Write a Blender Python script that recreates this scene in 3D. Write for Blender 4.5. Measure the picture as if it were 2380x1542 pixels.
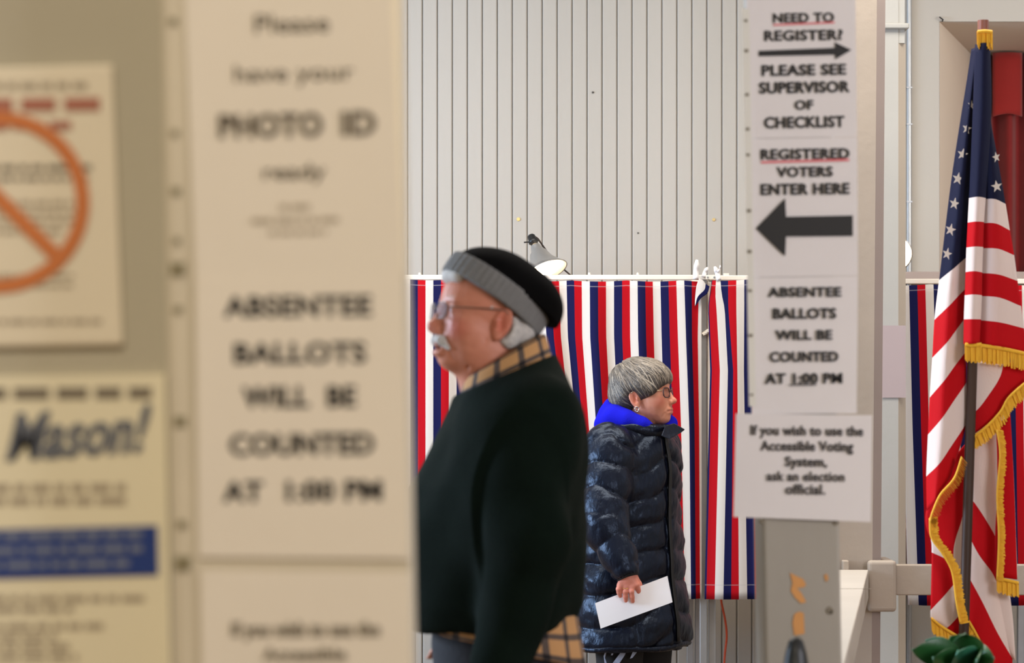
import bpy, bmesh, math, random
import numpy as np
from mathutils import Vector, Matrix

# ------------------------------------------------------------------ camera, light, exposure
SC = bpy.context.scene
COL = SC.collection
for o in list(bpy.data.objects):
    bpy.data.objects.remove(o)
F = 2380 * 85.0 / 36.0          # focal length in pixels of the 2380 px wide frame
CX, HY, EYE = 1190.0, 903.0, 1.5  # optical centre column, horizon row, eye height


def P(px, py, d):
    return Vector(((px - CX) * d / F, d, EYE + (HY - py) * d / F))


cam = bpy.data.cameras.new('camera')
cam.lens = 85.0
cam.sensor_width = 36.0
cam.shift_y = (HY - 771.0) / 2380.0
cam.dof.use_dof = True
cam.dof.focus_distance = 8.6
cam.dof.aperture_fstop = 4.4
cam.clip_end = 100
camo = bpy.data.objects.new('camera', cam)
camo.location = (0, 0, EYE)
camo.rotation_euler = (math.pi / 2, 0, 0)
COL.objects.link(camo)
SC.camera = camo
SC.view_settings.view_transform = 'Standard'
SC.view_settings.look = 'None'
SC.view_settings.gamma = 1.0
SC.view_settings.use_curve_mapping = False
SC.view_settings.exposure = 0.2

world = bpy.data.worlds.new('world')
world.use_nodes = True
world.node_tree.nodes['Background'].inputs[0].default_value = (0.62, 0.6, 0.58, 1)
world.node_tree.nodes['Background'].inputs[1].default_value = 0.3
SC.world = world


def area(name, loc, target, sx, sy, power, color):
    l = bpy.data.lights.new(name, 'AREA')
    l.shape = 'RECTANGLE'
    l.size, l.size_y = sx, sy
    l.energy = power
    l.color = color
    o = bpy.data.objects.new(name, l)
    o.location = loc
    o.rotation_euler = (Vector(target) - Vector(loc)).to_track_quat('-Z', 'Y').to_euler()
    COL.objects.link(o)
    return o


area('ceiling_lamp_hall', (0.2, 7.5, 3.92), (0.2, 7.6, 0), 4.4, 1.3, 150, (1.0, 0.93, 0.84))
area('ceiling_lamp_entry', (-0.6, -0.4, 3.92), (-0.6, -0.2, 0), 1.6, 1.2, 104, (1.0, 0.90, 0.73))
area('window_daylight', (-4.35, 6.9, 2.1), (0, 7.0, 1.3), 3.0, 1.7, 310, (0.60, 0.77, 1.0))
area('fill_light_right_front', (4.3, 1.6, 2.2), (0.4, 7.5, 1.7), 2.6, 1.6, 165, (0.96, 0.94, 1.0))  # unseen fill light added to brighten notices and flag from the right
area('fill_light_recess', (4.3, 8.3, 2.7), (2.0, 11.0, 2.9), 1.5, 1.3, 15, (1.0, 0.92, 0.82)).data.spread = math.radians(80)  # unseen fill light added to brighten the splayed reveal of the recess

random.seed(7)
RNG = np.random.default_rng(7)


# ------------------------------------------------------------------ helpers
def lin(c):
    return tuple(((v / 255.0) / 12.92 if v <= 10 else (((v / 255.0) + 0.055) / 1.055) ** 2.4) for v in c)


MATS = {}


def mat(name, rgb, rough=0.7, var=0.06, scale=6.0, bump=0.0, bscale=80.0, metal=0.0, spec=0.5, stretch=None,
        sheen=0.0, coat=0.0, emit=None, estr=0.0, attr=None, trans=0.0):
    if name in MATS:
        return MATS[name]
    m = bpy.data.materials.new(name)
    m.use_nodes = True
    nt = m.node_tree
    N, L = nt.nodes, nt.links
    b = N['Principled BSDF']
    b.inputs['Roughness'].default_value = rough
    b.inputs['Metallic'].default_value = metal
    b.inputs['Specular IOR Level'].default_value = spec
    if sheen:
        b.inputs['Sheen Weight'].default_value = sheen
    if coat:
        b.inputs['Coat Weight'].default_value = coat
    if trans:
        b.inputs['Transmission Weight'].default_value = trans
    tc = N.new('ShaderNodeTexCoord')
    mp = N.new('ShaderNodeMapping')
    L.new(tc.outputs['Object'], mp.inputs[0])
    if stretch:
        mp.inputs['Scale'].default_value = stretch
    nz = N.new('ShaderNodeTexNoise')
    nz.inputs['Scale'].default_value = scale
    nz.inputs['Detail'].default_value = 5
    L.new(mp.outputs[0], nz.inputs['Vector'])
    mx = N.new('ShaderNodeMix')
    mx.data_type = 'RGBA'
    c = lin(rgb)
    mx.inputs['A'].default_value = tuple(v * (1 - var * 1.6) for v in c) + (1,)
    mx.inputs['B'].default_value = tuple(min(1, v * (1 + var * 1.6)) for v in c) + (1,)
    L.new(nz.outputs['Fac'], mx.inputs['Factor'])
    out = mx.outputs['Result']
    if attr:
        at = N.new('ShaderNodeAttribute')
        at.attribute_name = attr
        ml = N.new('ShaderNodeMix')
        ml.data_type = 'RGBA'
        ml.blend_type = 'MULTIPLY'
        ml.inputs['Factor'].default_value = 1
        L.new(at.outputs['Color'], ml.inputs['A'])
        L.new(out, ml.inputs['B'])
        out = ml.outputs['Result']
    L.new(out, b.inputs['Base Color'])
    if bump:
        n2 = N.new('ShaderNodeTexNoise')
        n2.inputs['Scale'].default_value = bscale
        n2.inputs['Detail'].default_value = 6
        L.new(mp.outputs[0], n2.inputs['Vector'])
        bp = N.new('ShaderNodeBump')
        bp.inputs['Strength'].default_value = bump
        bp.inputs['Distance'].default_value = 0.01
        L.new(n2.outputs['Fac'], bp.inputs['Height'])
        L.new(bp.outputs[0], b.inputs['Normal'])
    if emit:
        b.inputs['Emission Color'].default_value = lin(emit) + (1,)
        b.inputs['Emission Strength'].default_value = estr
    MATS[name] = m
    return m


BASE = {}


def finish(o, label=None, cat=None, group=None, kind=None):
    if label:
        o['label'] = label
    if cat:
        o['category'] = cat
    if group:
        o['group'] = group
    if kind:
        o['kind'] = kind
    return o


def mk(name, V, Fc, m, parent=None, smooth=False, base=None, uv=None, col=None):
    V = np.asarray([tuple(v) for v in V], dtype=np.float64) if not isinstance(V, np.ndarray) else V
    if parent is not None:
        b = BASE[parent.name]
    else:
        b = np.array(base, float) if base is not None else np.array(
            [(V[:, 0].min() + V[:, 0].max()) / 2, (V[:, 1].min() + V[:, 1].max()) / 2, V[:, 2].min()])
    me = bpy.data.meshes.new(name)
    W = V - b
    if isinstance(Fc, np.ndarray):
        n = len(Fc)
        me.vertices.add(len(W))
        me.vertices.foreach_set('co', W.astype(np.float32).ravel())
        me.loops.add(n * 4)
        me.loops.foreach_set('vertex_index', Fc.astype(np.int32).ravel())
        me.polygons.add(n)
        me.polygons.foreach_set('loop_start', (np.arange(n) * 4).astype(np.int32))
        me.update(calc_edges=True)
        me.validate()
    else:
        me.from_pydata([tuple(v) for v in W], [], [list(f) for f in Fc])
        me.update()
    me.polygons.foreach_set('use_smooth', np.full(len(me.polygons), bool(smooth)))
    if uv is not None:
        ul = me.uv_layers.new(name='UVMap')
        li = np.zeros(len(me.loops), dtype=np.int32)
        me.loops.foreach_get('vertex_index', li)
        ul.data.foreach_set('uv', np.asarray(uv, dtype=np.float32)[li].ravel())
    if col is not None:
        ca = me.color_attributes.new('col', 'FLOAT_COLOR', 'POINT')
        c4 = np.ones((len(W), 4), dtype=np.float32)
        c4[:, :3] = col
        ca.data.foreach_set('color', c4.ravel())
    me.materials.append(m)
    o = bpy.data.objects.new(name, me)
    COL.objects.link(o)
    if parent is not None:
        o.parent = parent
    else:
        o.location = b
    BASE[o.name] = b
    return o


def empty(name, loc):
    o = bpy.data.objects.new(name, None)
    o.location = loc
    o.empty_display_size = 0.1
    COL.objects.link(o)
    BASE[o.name] = np.array(loc, float)
    return o


def box(x0, x1, y0, y1, z0, z1):
    V = [(x0, y0, z0), (x1, y0, z0), (x1, y1, z0), (x0, y1, z0), (x0, y0, z1), (x1, y0, z1), (x1, y1, z1), (x0, y1, z1)]
    Fc = [(0, 3, 2, 1), (4, 5, 6, 7), (0, 1, 5, 4), (1, 2, 6, 5), (2, 3, 7, 6), (3, 0, 4, 7)]
    return V, Fc


def merge(*parts):
    V, Fc = [], []
    for v, f in parts:
        k = len(V)
        V += [tuple(p) for p in v]
        Fc += [tuple(i + k for i in q) for q in f]
    return V, Fc


def bev(o, w=0.003, seg=2):
    md = o.modifiers.new('bevel', 'BEVEL')
    md.width = w
    md.segments = seg
    md.limit_method = 'ANGLE'
    return o


def hexa(q0, q1):
    """solid between two quads"""
    V = [tuple(p) for p in q0] + [tuple(p) for p in q1]
    return V, [(3, 2, 1, 0), (4, 5, 6, 7), (0, 1, 5, 4), (1, 2, 6, 5), (2, 3, 7, 6), (3, 0, 4, 7)]


def prism(poly, y0, y1):
    """polygon of (x,z) swept from y0 to y1"""
    n = len(poly)
    V = [(x, y0, z) for x, z in poly] + [(x, y1, z) for x, z in poly]
    Fc = [tuple(range(n))[::-1], tuple(range(n, 2 * n))] + [(i, (i + 1) % n, n + (i + 1) % n, n + i) for i in range(n)]
    return V, Fc


def vprism(poly, z0, z1, lean=0.0):
    """polygon of (x,y) swept upwards; lean = x shift per metre of height, about eye level"""
    n = len(poly)
    V = [(x + lean * (z0 - EYE), y, z0) for x, y in poly] + [(x + lean * (z1 - EYE), y, z1) for x, y in poly]
    Fc = [tuple(range(n))[::-1], tuple(range(n, 2 * n))] + [(i, (i + 1) % n, n + (i + 1) % n, n + i) for i in range(n)]
    return V, Fc


def tube(pts, r, seg=10, r1=None, close=True):
    pts = [Vector(p) for p in pts]
    n = len(pts)
    V, Fc = [], []
    up = Vector((0.13, 0.21, 0.97))
    for i, p in enumerate(pts):
        t = (pts[min(i + 1, n - 1)] - pts[max(i - 1, 0)]).normalized()
        a = t.cross(up)
        if a.length < 1e-3:
            a = t.cross(Vector((1, 0, 0)))
        a.normalize()
        b = t.cross(a).normalized()
        rr = r if r1 is None else r + (r1 - r) * i / (n - 1)
        for k in range(seg):
            w = 2 * math.pi * k / seg
            V.append(p + a * (rr * math.cos(w)) + b * (rr * math.sin(w)))
    for i in range(n - 1):
        for k in range(seg):
            k2 = (k + 1) % seg
            Fc.append((i * seg + k, i * seg + k2, (i + 1) * seg + k2, (i + 1) * seg + k))
    if close:
        Fc.append(tuple(range(seg))[::-1])
        Fc.append(tuple((n - 1) * seg + k for k in range(seg)))
    return V, Fc


def lathe(prof, origin, axis, seg=32):
    """prof: (radius, distance along axis)"""
    axis = Vector(axis).normalized()
    a = axis.orthogonal().normalized()
    b = axis.cross(a)
    o = Vector(origin)
    V, Fc = [], []
    for r, h in prof:
        for k in range(seg):
            w = 2 * math.pi * k / seg
            V.append(o + axis * h + a * (r * math.cos(w)) + b * (r * math.sin(w)))
    for i in range(len(prof) - 1):
        for k in range(seg):
            k2 = (k + 1) % seg
            Fc.append((i * seg + k, i * seg + k2, (i + 1) * seg + k2, (i + 1) * seg + k))
    return V, Fc


def crom(pts, n):
    """Catmull-Rom through the rows of an array, n samples per span"""
    A = np.asarray(pts, float)
    if len(A) == 2:
        t = np.linspace(0, 1, n + 1).reshape((-1,) + (1,) * (A.ndim - 1))
        return A[0] * (1 - t) + A[1] * t
    E = np.concatenate([[2 * A[0] - A[1]], A, [2 * A[-1] - A[-2]]])
    out = []
    for i in range(len(A) - 1):
        p0, p1, p2, p3 = E[i], E[i + 1], E[i + 2], E[i + 3]
        for k in range(n):
            t = k / n
            out.append(0.5 * (2 * p1 + (p2 - p0) * t + (2 * p0 - 5 * p1 + 4 * p2 - p3) * t * t + (3 * p1 - p0 - 3 * p2 + p3) * t ** 3))
    out.append(A[-1])
    return np.array(out)


def grid_faces(nr, nc):
    i, j = np.meshgrid(np.arange(nr - 1), np.arange(nc - 1), indexing='ij')
    a = (i * nc + j).ravel()
    return np.stack([a, a + 1, a + nc + 1, a + nc], 1)


def pix(A, d0=0.0):
    """array of (px,py,d) to world"""
    A = np.asarray(A, float)
    d = A[..., 2] + d0
    return np.stack([(A[..., 0] - CX) * d / F, d, EYE + (HY - A[..., 1]) * d / F], -1)


def solid(o, t):
    md = o.modifiers.new('thickness', 'SOLIDIFY')
    md.thickness = t
    md.offset = 0
    return o


def sheet(name, corners, d, m, parent=None, thick=0.0015, curl=0.0, n=8):
    """sheet of paper from four pixel corners (tl, tr, br, bl) at distance d"""
    tl, tr, br, bl = [np.array(c, float) for c in corners]
    V, uv = [], []
    for i in range(n + 1):
        for j in range(n + 1):
            s, t = j / n, i / n
            q = (tl * (1 - s) + tr * s) * (1 - t) + (bl * (1 - s) + br * s) * t
            dd = d - curl * ((2 * s - 1) ** 2) * 0.6 - curl * 0.4 * math.sin(5 * t + 3 * s)
            V.append(P(q[0], q[1], dd))
            uv.append((s, 1 - t))
    o = mk(name, np.array([tuple(v) for v in V]), grid_faces(n + 1, n + 1)[:, ::-1], m, parent, uv=uv)
    solid(o, thick)
    return o


INK = None


def text(s, x0, x1, y0, y1, d, m, parent, ang=0.0, bold=0.0, shear=0.0, name='text_line', fat=.05):
    """lettering whose ink fills the pixel box x0..x1, y0..y1 on a plane at distance d"""
    cu = bpy.data.curves.new('t', 'FONT')
    cu.body = s
    cu.shear = shear
    cu.offset = min(bold, .014)
    cu.resolution_u = 3
    cu.space_character = 1.0 + bold * 2.2
    ob = bpy.data.objects.new('t', cu)
    COL.objects.link(ob)
    dg = bpy.context.evaluated_depsgraph_get()
    dg.update()
    me = bpy.data.meshes.new_from_object(ob.evaluated_get(dg))
    bpy.data.objects.remove(ob)
    bpy.data.curves.remove(cu)
    co = np.zeros(len(me.vertices) * 3, dtype=np.float32)
    me.vertices.foreach_get('co', co)
    co = co.reshape(-1, 3)
    fs = [tuple(p.vertices) for p in me.polygons]
    bpy.data.meshes.remove(me)
    lo, hi = co.min(0), co.max(0)
    u = (co[:, 0] - lo[0]) / (hi[0] - lo[0])
    v = (co[:, 1] - lo[1]) / (hi[1] - lo[1])
    px = x0 + u * (x1 - x0)
    py = y1 - v * (y1 - y0)
    cx, cy = (x0 + x1) / 2, (y0 + y1) / 2
    nv = len(px)
    ft = fat * (y1 - y0) if bold > .015 else 0.0
    dz = np.zeros(nv)
    if ft:
        offs = ((0, 0), (ft, 0), (-ft, 0), (0, ft * .6), (0, -ft * .6))
        px, py, dz = (np.concatenate([px + o_[0] for o_ in offs]), np.concatenate([py + o_[1] for o_ in offs]),
                      np.concatenate([np.full(nv, -2e-5 * i_) for i_ in range(len(offs))]))
        fs = [tuple(v_ + nv * i_ for v_ in f_) for i_ in range(len(offs)) for f_ in fs]
    a = math.radians(ang)
    qx = cx + (px - cx) * math.cos(a) + (py - cy) * math.sin(a)
    qy = cy - (px - cx) * math.sin(a) + (py - cy) * math.cos(a)
    V = pix(np.stack([qx, qy, d + dz], -1))
    return mk(name, V, fs, m, parent)


def flat(poly, d, m, parent, name):
    """flat printed shape from a pixel polygon"""
    V = [P(x, y, d) for x, y in poly]
    return mk(name, V, [tuple(range(len(V)))[::-1]], m, parent)


def words(x0, x1, y0, y1, d, m, parent, ang=0.0, seed=1, name='faded_line'):
    """a line of print too soft to read: word-length bars"""
    r = random.Random(seed)
    x = x0
    V, Fc = [], []
    h = y1 - y0
    t = math.tan(math.radians(ang))
    while x < x1 - h * 0.8:
        w = min(h * r.uniform(1.2, 4.0), x1 - x)
        k = len(V)
        for (a, b) in ((x, y1), (x + w, y1), (x + w, y0), (x, y0)):
            V.append(P(a, b - t * (a - x0), d))
        Fc.append((k, k + 1, k + 2, k + 3))
        x += w + h * 0.7
    return mk(name, V, Fc, m, parent)


# ---- signed distance modelling for bodies and clothes
class Field:
    def __init__(s, lo, hi, h):
        s.lo, s.h = np.array(lo, float), h
        s.n = np.ceil((np.array(hi) - s.lo) / h).astype(int) + 1
        s.f = np.full(tuple(s.n), 1.0, dtype=np.float32)
        s.ax = [(s.lo[i] + np.arange(s.n[i]) * h).astype(np.float32) for i in range(3)]

    def region(s, lo, hi):
        a = np.clip(np.floor((np.array(lo) - s.lo) / s.h).astype(int), 0, s.n)
        b = np.clip(np.ceil((np.array(hi) - s.lo) / s.h).astype(int) + 1, 0, s.n)
        sl = tuple(slice(a[i], max(a[i], b[i])) for i in range(3))
        X = s.ax[0][sl[0]][:, None, None]
        Y = s.ax[1][sl[1]][None, :, None]
        Z = s.ax[2][sl[2]][None, None, :]
        return sl, X, Y, Z

    def comb(s, sl, d, k, op):
        a = s.f[sl]
        if a.size == 0:
            return
        if op == 'sub':
            d = -d
            hh = np.maximum(k - np.abs(a - d), 0) / max(k, 1e-6)
            s.f[sl] = np.maximum(a, d) + hh * hh * k * 0.25
        else:
            hh = np.maximum(k - np.abs(a - d), 0) / max(k, 1e-6)
            s.f[sl] = np.minimum(a, d) - hh * hh * k * 0.25

    def ell(s, c, r, k=0.01, op='add', rot=None):
        R = max(r) + k + 0.01
        sl, X, Y, Z = s.region(np.array(c) - R, np.array(c) + R)
        x, y, z = X - c[0], Y - c[1], Z - c[2]
        if rot is not None:
            M = rot
            x, y, z = (M[0][0] * x + M[0][1] * y + M[0][2] * z, M[1][0] * x + M[1][1] * y + M[1][2] * z,
                       M[2][0] * x + M[2][1] * y + M[2][2] * z)
        k0 = np.sqrt((x / r[0]) ** 2 + (y / r[1]) ** 2 + (z / r[2]) ** 2)
        k1 = np.sqrt((x / r[0] ** 2) ** 2 + (y / r[1] ** 2) ** 2 + (z / r[2] ** 2) ** 2)
        s.comb(sl, k0 * (k0 - 1) / np.maximum(k1, 1e-6), k, op)

    def cap(s, a, b, ra, rb, k=0.01, op='add', disp=None, flat=None):
        a, b = np.array(a, float), np.array(b, float)
        R = max(ra, rb) + k + 0.02
        sl, X, Y, Z = s.region(np.minimum(a, b) - R, np.maximum(a, b) + R)
        ab = b - a
        L2 = float(ab @ ab)
        x, y, z = X - a[0], Y - a[1], Z - a[2]
        t = np.clip((x * ab[0] + y * ab[1] + z * ab[2]) / L2, 0, 1)
        qx, qy, qz = x - t * ab[0], y - t * ab[1], z - t * ab[2]
        d = np.sqrt(qx * qx + qy * qy + qz * qz) - (ra + (rb - ra) * t)
        if disp is not None:
            d = d - disp(t, X, Y, Z)
        s.comb(sl, d, k, op)

    def loft(s, rows, k=0.01, ang=0.0, c=(0, 0), disp=None, power=2.0):
        """rows: (z, x_front, x_back, half_width); forward axis turned by ang about z, centred at c"""
        A = np.array(sorted(rows), float)
        z0, z1 = A[0, 0], A[-1, 0]
        R = max(np.abs(A[:, 1:]).max() + 0.03, 0.1)
        sl, X, Y, Z = s.region((c[0] - R, c[1] - R, z0 - 0.05), (c[0] + R, c[1] + R, z1 + 0.05))
        zz = np.clip(Z, z0, z1)
        xf, xb, w = [np.interp(zz, A[:, 0], A[:, i]).astype(np.float32) for i in (1, 2, 3)]
        ca, sa = math.cos(ang), math.sin(ang)
        x = (X - c[0]) * ca + (Y - c[1]) * sa
        y = -(X - c[0]) * sa + (Y - c[1]) * ca
        cx, ra = (xf + xb) / 2, (xf - xb) / 2
        q = (np.abs((x - cx) / ra) ** power + np.abs(y / w) ** power) ** (1 / power)
        d = (q - 1) * np.minimum(ra, w)
        d = np.maximum(d, np.abs(Z - (z0 + z1) / 2) - (z1 - z0) / 2) + 0 * X
        if disp is not None:
            d = d - disp(x, y, Z)
        s.comb(sl, d, k, 'add')

    def mesh(s):
        f = s.f
        ins = f < 0
        nx, ny, nz = f.shape
        cnt = np.zeros((nx - 1, ny - 1, nz - 1), dtype=np.uint8)
        offs = [(i, j, k) for i in (0, 1) for j in (0, 1) for k in (0, 1)]
        for i, j, k in offs:
            cnt += ins[i:nx - 1 + i, j:ny - 1 + j, k:nz - 1 + k]
        cells = np.argwhere((cnt > 0) & (cnt < 8))
        val = np.stack([f[cells[:, 0] + i, cells[:, 1] + j, cells[:, 2] + k] for i, j, k in offs], 1)
        acc = np.zeros((len(cells), 3))
        num = np.zeros(len(cells))
        for a in range(8):
            for b in range(a + 1, 8):
                pa, pb = np.array(offs[a]), np.array(offs[b])
                if np.abs(pa - pb).sum() != 1:
                    continue
                va, vb = val[:, a], val[:, b]
                m = (va < 0) != (vb < 0)
                t = np.where(m, va / np.where(m, va - vb, 1), 0)
                acc += np.where(m[:, None], pa + (pb - pa) * t[:, None], 0)
                num += m
        V = s.lo + (cells + acc / num[:, None]) * s.h
        vid = np.full(cnt.shape, -1, dtype=np.int32)
        vid[tuple(cells.T)] = np.arange(len(cells))
        faces = []
        for ax in range(3):
            o1, o2 = [(1, 2), (2, 0), (0, 1)][ax]
            sa = [slice(1, -1)] * 3
            sb = [slice(1, -1)] * 3
            sa[ax], sb[ax] = slice(0, -1), slice(1, None)
            A, B = ins[tuple(sa)], ins[tuple(sb)]
            e = np.argwhere(A != B)
            fl = A[tuple(e.T)]
            e = e.copy()
            e[:, o1] += 1
            e[:, o2] += 1
            q = []
            for d1, d2 in ((-1, -1), (0, -1), (0, 0), (-1, 0)):
                c = e.copy()
                c[:, o1] += d1
                c[:, o2] += d2
                q.append(vid[tuple(c.T)])
            q = np.stack(q, 1)
            q[~fl] = q[~fl][:, ::-1]
            faces.append(q)
        Fc = np.concatenate(faces)
        Fc = Fc[(Fc >= 0).all(1)]
        return V, Fc


def sines(seed, n, lo, hi):
    r = np.random.default_rng(seed)
    K = r.normal(size=(n, 3))
    K /= np.linalg.norm(K, axis=1)[:, None]
    K *= r.uniform(lo, hi, size=(n, 1))
    ph = r.uniform(0, 6.28, n)

    def f(x, y, z):
        s = 0
        for i in range(n):
            s = s + np.sin(K[i, 0] * x + K[i, 1] * y + K[i, 2] * z + ph[i])
        return s / math.sqrt(n)
    return f


def join(*ms):
    V, Fc, C = [], [], []
    k = 0
    for v, f in ms:
        V.append(v)
        Fc.append(f + k)
        k += len(v)
    return np.concatenate(V), np.concatenate(Fc)


# ------------------------------------------------------------------ materials of the setting
m_plank = mat('painted_plank_grey', (178, 172, 163), 0.6, 0.05, 3.0, 0.08, 60, stretch=(1, 1, 0.15))
m_groove = mat('groove_dark', (142, 135, 124), 0.8)
m_plaster = mat('plaster_warm_grey', (172, 166, 157), 0.8, 0.03, 2.0, 0.05, 120)
m_reveal = mat('reveal_beige', (208, 194, 178), 0.8, 0.03, 2.0)
m_floor = mat('floor_boards_brown', (122, 98, 74), 0.5, 0.12, 3.0, stretch=(8, 0.5, 1))
m_ceil = mat('ceiling_white', (205, 200, 190), 0.9, 0.03)
m_left = mat('partition_olive_beige', (184, 176, 155), 0.75, 0.04, 2.5, 0.05, 90)
m_post = mat('post_paint_grey', (160, 153, 142), 0.65, 0.09, 5.0, 0.1, 40, stretch=(1, 1, 0.3))
m_post2 = mat('post_paint_beige', (168, 155, 141), 0.65, 0.06, 5.0, 0.1, 40)
m_mauve = mat('post_edge_mauve', (152, 138, 132), 0.65, 0.05, 5.0)
m_col = mat('column_paint_white', (168, 166, 160), 0.6, 0.04, 5.0, 0.08, 50)
m_colside = mat('column_chamfer_cream', (182, 170, 154), 0.6, 0.05, 5.0)
m_paper = mat('paper_white', (226, 219, 217), 0.7, 0.02, 8.0, 0.04, 30)
m_paper_old = mat('paper_cream', (225, 214, 196), 0.7, 0.02, 8.0, 0.04, 30)
m_ink = mat('ink_black', (30, 28, 28), 0.6, 0.02)
m_inkg = mat('ink_grey', (128, 118, 102), 0.7, 0.05)
m_inkl = mat('ink_light', (172, 158, 136), 0.7, 0.05)
m_redline = mat('ink_red', (225, 105, 110), 0.6, 0.04)
m_metal = mat('galvanised_metal', (170, 172, 174), 0.38, 0.06, 20, 0.03, 100, metal=0.7)
m_bar = mat('enamel_white', (232, 224, 210), 0.4, 0.03, 9)
m_black = mat('plastic_black', (18, 18, 18), 0.4, 0.1)

WY = 10.3                       # distance of the hall's back wall

# ------------------------------------------------------------------ room shell
o = mk('floor', *box(-4.6, 4.6, -3.2, 11.6, -0.1, 0.0), m_floor)
finish(o, 'brown board floor of the hall', 'floor', kind='structure')
o = mk('ceiling', *box(-4.6, 4.6, -3.2, WY + 0.15, 4.0, 4.1), m_ceil)
finish(o, 'white hall ceiling', 'ceiling', kind='structure')
wb = mk('wall_back', *box(-4.6, 1.62, WY + 0.012, WY + 0.14, 0, 4.0), m_groove)
finish(wb, 'grey painted back wall of narrow vertical boards', 'wall', kind='structure')
PW = 34.8 * WY / F
x_first = (982 - CX) * WY / F - 30 * PW
pl_me = None
for i in range(70):
    x = x_first + i * PW
    if x + PW > 1.62:
        break
    if pl_me is None:
        w = PW / 2 - 0.0020
        V = [(-w, 0.012, 0), (-w, 0.003, 0), (-w + 0.004, 0, 0), (w - 0.004, 0, 0), (w, 0.003, 0), (w, 0.012, 0)]
        V = V + [(a, b, 4.0) for a, b, c in V]
        Fc = [(i2, i2 + 1, i2 + 7, i2 + 6) for i2 in range(5)]
        pl_me = bpy.data.meshes.new('plank')
        pl_me.from_pydata(V, [], Fc)
        pl_me.materials.append(m_plank)
    p = bpy.data.objects.new('plank', pl_me)
    COL.objects.link(p)
    p.parent = wb
    p.location = Vector((x + PW / 2, WY + random.uniform(-0.0012, 0.0012), 0)) - Vector(BASE['wall_back'])

# plain wall with the splayed recess to the right
X0, X1 = (2183 - CX) * WY / F, 4.3
ZT, ZB = EYE + (HY - 50) * WY / F, EYE + (HY - 645) * WY / F
YB = 11.37
XB = (2262 - CX) * YB / F
wr = mk('wall_back_right', *merge(box(1.62, X0, WY, WY + 0.14, 0, 4.0), box(X0, 4.6, WY, WY + 0.14, ZT, 4.0),
                                  box(X0, 4.6, WY, WY + 0.14, 0, ZB), box(X1, 4.6, WY, WY + 0.14, ZB, ZT)), m_plaster)
finish(wr, 'plain warm grey wall around the splayed recess', 'wall', kind='structure')
XA, ZA_, ZC_ = X0 + .001, ZT - .001, ZB + .001
V = [(XA, WY + .001, ZC_), (XA, WY + .001, ZA_), (XB, YB, ZA_), (XB, YB, ZC_), (X1 - .001, WY + .001, ZC_), (X1 - .001, WY + .001, ZA_), (X1 - .001, YB, ZA_), (X1 - .001, YB, ZC_)]
mk('recess_lining', V, [(0, 3, 2, 1), (1, 2, 6, 5), (4, 5, 6, 7), (2, 3, 7, 6)], m_reveal, wr)
o = mk('trim_1', *box(1.66, 4.3, WY - 0.05, YB - 0.002, ZB - 0.03, ZB + 0.022), mat('sill_mauve', (158, 142, 134), 0.6))
finish(o, 'mauve grey sill board along the foot of the recess', 'sill', kind='structure')
bev(o, 0.004)
# side and front walls of the room (out of view, they carry the bounce light)
m_wall2 = mat('wall_side_cream', (196, 186, 168), 0.85, 0.03)
WZ0, WZ1, WA, WB = 1.2, 3.0, 5.3, 8.5
o = mk('wall_left', *merge(box(-4.6, -4.45, -3.2, WA, 0, 4), box(-4.6, -4.45, WB, WY, 0, 4), box(-4.6, -4.45, WA, WB, 0, WZ0),
                           box(-4.6, -4.45, WA, WB, WZ1, 4)), m_wall2)
finish(o, 'cream side wall with the wide window', 'wall', kind='structure')
o = empty('window_1', (-4.5, 6.9, WZ0))
finish(o, 'wide side window letting in cool daylight', 'window', kind='structure')
mk('window_frame', *merge(box(-4.56, -4.44, WA, WB, WZ0, WZ0 + .06), box(-4.56, -4.44, WA, WB, WZ1 - .06, WZ1), box(-4.56, -4.44, WA, WA + .06, WZ0, WZ1),
                          box(-4.56, -4.44, WB - .06, WB, WZ0, WZ1), box(-4.55, -4.47, 6.87, 6.93, WZ0, WZ1)), m_col, o)
mk('pane', *box(-4.53, -4.52, WA + .06, WB - .06, WZ0 + .06, WZ1 - .06),
   mat('window_daylight_glass', (215, 228, 245), 0.3, 0.02, emit=(205, 224, 255), estr=1.0), o)
for nm, y0, y1, z0, z1, lb in (('added_window_front', .2, 3.0, 1.35, 3.05, 'added window around the fill light on the right wall near the entry'), ('added_window_recess', 7.5, 9.1, 2.0, 3.4, 'added high window around the recess fill light on the right wall')):  # frames and glowing panes added to go with the right-hand fill lights
    o = empty(nm, (4.43, (y0 + y1) / 2, z0))
    finish(o, lb, 'window', kind='structure')
    mk('window_frame', *merge(box(4.40, 4.449, y0, y1, z0, z0 + .06), box(4.40, 4.449, y0, y1, z1 - .06, z1), box(4.40, 4.449, y0, y0 + .06, z0, z1),
                              box(4.40, 4.449, y1 - .06, y1, z0, z1), box(4.41, 4.449, (y0 + y1) / 2 - .03, (y0 + y1) / 2 + .03, z0, z1)), m_col, o)
    mk('pane', *box(4.43, 4.44, y0 + .06, y1 - .06, z0 + .06, z1 - .06), MATS['window_daylight_glass'], o)
o = mk('wall_right', *box(4.45, 4.6, -3.2, WY, 0, 4), m_wall2)
finish(o, 'cream right side wall of the hall', 'wall', kind='structure')
o = mk('wall_front', *box(-4.6, 4.6, -3.3, -3.15, 0, 4), m_wall2)
finish(o, 'cream wall behind the entry', 'wall', kind='structure')

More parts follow.
